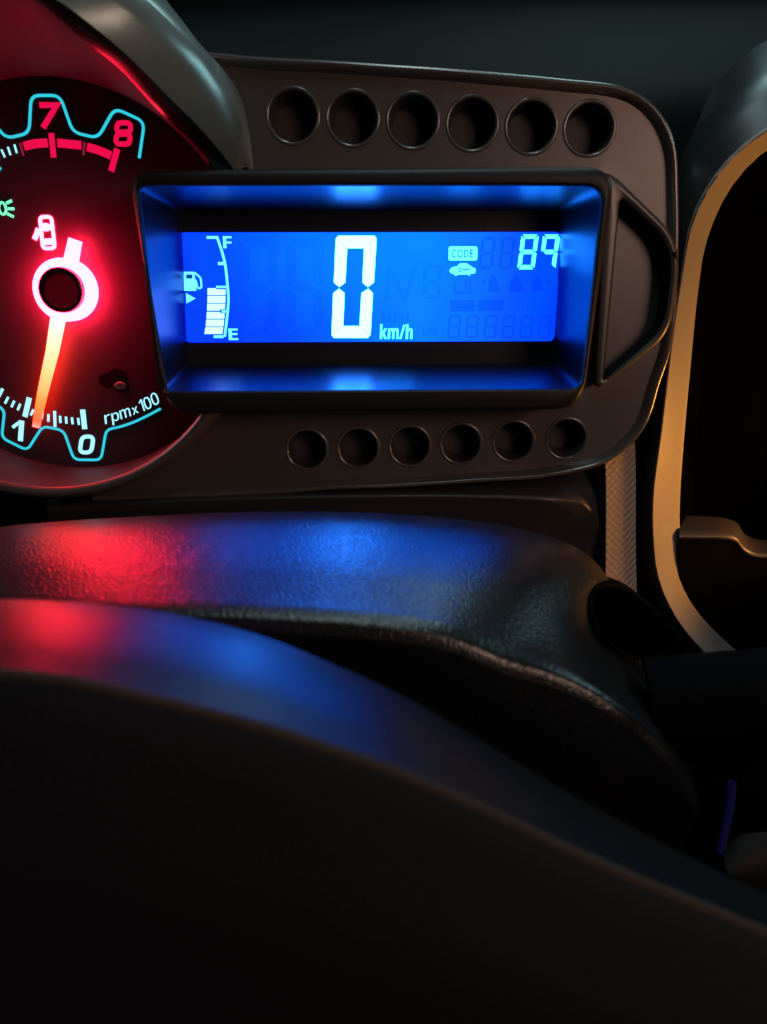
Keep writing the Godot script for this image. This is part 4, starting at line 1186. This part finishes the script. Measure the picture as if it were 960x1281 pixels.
func wheel() -> void:
	var o := thing("steering_wheel", "smooth black steering wheel pad curving across the foreground", "steering wheel", Vector3(-20, -120, 150))
	var n := 80
	var h0: Array = curve([Vector3(-186.91, -83.95, 114), Vector3(-133.86, -60.62, 114), Vector3(-90.5, -50.14, 114), Vector3(-75.16, -48.65, 114), Vector3(-59.99, -47.7, 114), Vector3(-47.54, -48.11, 114), Vector3(-35.14, -49.46, 114), Vector3(-22.74, -52.34, 114), Vector3(-16.5, -54.41, 114), Vector3(-7.69, -58.63, 114), Vector3(2.59, -63.79, 114), Vector3(15.85, -72.36, 114), Vector3(29.65, -81.59, 114), Vector3(43.95, -90.53, 114), Vector3(58.69, -98.82, 114), Vector3(83.19, -111.62, 114)], n)
	var h1: Array = curve([Vector3(-173.15, -76.93, 122), Vector3(-124.02, -55.36, 122), Vector3(-83.85, -45.68, 122), Vector3(-69.63, -44.29, 122), Vector3(-55.59, -43.42, 122), Vector3(-44.06, -43.92, 122), Vector3(-32.58, -45.3, 122), Vector3(-21.09, -48.09, 122), Vector3(-15.31, -50.14, 122), Vector3(-7.13, -53.91, 122), Vector3(2.4, -58.69, 122), Vector3(14.7, -66.5, 122), Vector3(27.48, -75.03, 122), Vector3(40.73, -83.16, 122), Vector3(54.38, -90.82, 122), Vector3(77.08, -102.66, 122)], n)
	var h2: Array = curve([Vector3(-151.68, -71.19, 136), Vector3(-108.58, -52.08, 136), Vector3(-73.39, -43.5, 136), Vector3(-61, -42.61, 136), Vector3(-48.74, -42.17, 136), Vector3(-38.68, -43.06, 136), Vector3(-28.65, -44.85, 136), Vector3(-18.56, -47.57, 136), Vector3(-13.47, -49.4, 136), Vector3(-6.27, -52.43, 136), Vector3(2.11, -56.46, 136), Vector3(12.89, -62.56, 136), Vector3(24.07, -69.38, 136), Vector3(35.63, -76.18, 136), Vector3(47.52, -82.41, 136), Vector3(67.33, -92.57, 136)], n)
	var h3: Array = curve([Vector3(-138.3, -68.57, 145), Vector3(-98.94, -50.92, 145), Vector3(-66.85, -43.02, 145), Vector3(-55.64, -42.6, 145), Vector3(-44.51, -42.6, 145), Vector3(-35.37, -43.84, 145), Vector3(-26.25, -46.13, 145), Vector3(-17.02, -48.88, 145), Vector3(-12.35, -50.38, 145), Vector3(-5.74, -52.99, 145), Vector3(1.93, -56.08, 145), Vector3(11.76, -60.94, 145), Vector3(21.92, -66.54, 145), Vector3(32.38, -71.96, 145), Vector3(43.12, -77.04, 145), Vector3(61.04, -85.94, 145)], n)
	var h4: Array = curve([Vector3(-135.54, -68.52, 147), Vector3(-96.94, -51.15, 147), Vector3(-65.49, -43.36, 147), Vector3(-54.51, -42.96, 147), Vector3(-43.59, -42.86, 147), Vector3(-34.64, -44.08, 147), Vector3(-25.72, -46.43, 147), Vector3(-16.67, -49.04, 147), Vector3(-12.09, -50.51, 147), Vector3(-5.62, -52.97, 147), Vector3(1.89, -56.01, 147), Vector3(11.51, -60.67, 147), Vector3(21.45, -66.06, 147), Vector3(31.69, -71.38, 147), Vector3(42.19, -76.25, 147), Vector3(59.72, -84.98, 147)], n)
	var h5: Array = curve([Vector3(-133.83, -74.54, 150), Vector3(-95.58, -56.97, 150), Vector3(-64.54, -49.1, 150), Vector3(-53.78, -49.1, 150), Vector3(-43.06, -49.31, 150), Vector3(-34.22, -50.54, 150), Vector3(-25.38, -52.62, 150), Vector3(-16.46, -55.36, 150), Vector3(-11.94, -56.64, 150), Vector3(-5.55, -59.02, 150), Vector3(1.87, -61.88, 150), Vector3(11.35, -66.37, 150), Vector3(21.12, -71.23, 150), Vector3(31.17, -75.99, 150), Vector3(41.47, -80.64, 150), Vector3(58.54, -88.24, 150)], n)
	var h6: Array = curve([Vector3(-133.74, -94.97, 156), Vector3(-95.1, -75.99, 156), Vector3(-64.08, -67.56, 156), Vector3(-53.4, -67.56, 156), Vector3(-42.72, -67.56, 156), Vector3(-33.94, -68.66, 156), Vector3(-25.14, -70.32, 156), Vector3(-16.28, -72.57, 156), Vector3(-11.8, -73.7, 156), Vector3(-5.48, -75.42, 156), Vector3(1.84, -77.74, 156), Vector3(11.16, -81.28, 156), Vector3(20.68, -84.9, 156), Vector3(30.42, -88.6, 156), Vector3(40.39, -92.39, 156), Vector3(56.65, -97.58, 156)], n)
	var h7: Array = curve([Vector3(-141.99, -122.56, 158), Vector3(-107, -122.56, 158), Vector3(-74.08, -122.56, 158), Vector3(-61.73, -122.56, 158), Vector3(-49.39, -122.56, 158), Vector3(-39.1, -122.56, 158), Vector3(-28.81, -122.56, 158), Vector3(-18.52, -122.56, 158), Vector3(-13.38, -122.56, 158), Vector3(-6.17, -122.56, 158), Vector3(2.06, -122.56, 158), Vector3(12.35, -122.56, 158), Vector3(22.64, -122.56, 158), Vector3(32.92, -122.56, 158), Vector3(43.21, -122.56, 158), Vector3(59.68, -122.56, 158)], n)
	var mb := Mb.new()
	mb.strip([moved(h0, Vector3(0, -30, 0)), h0, mid(h0, h1), h1, mid(h1, h2), h2, mid(h2, h3), h3])
	obj("upper_face", mb.mesh(), M.cover, o)
	mb = Mb.new()
	mb.strip([h3, mid(h3, h4), h4, mid(h4, h5), h5, mid(h5, h6), h6, mid(h6, h7), h7])
	obj("front_pad", mb.mesh(), M.pad, o)
	mb = Mb.new()
	mb.tube(moved(mid(h3, h4), Vector3(0, -0.35, -0.3)), 1.1, 12)
	obj("seam_welt", mb.mesh(), M.seam, o, "thin welt along the edge of the pad, warm light painted in as brown")
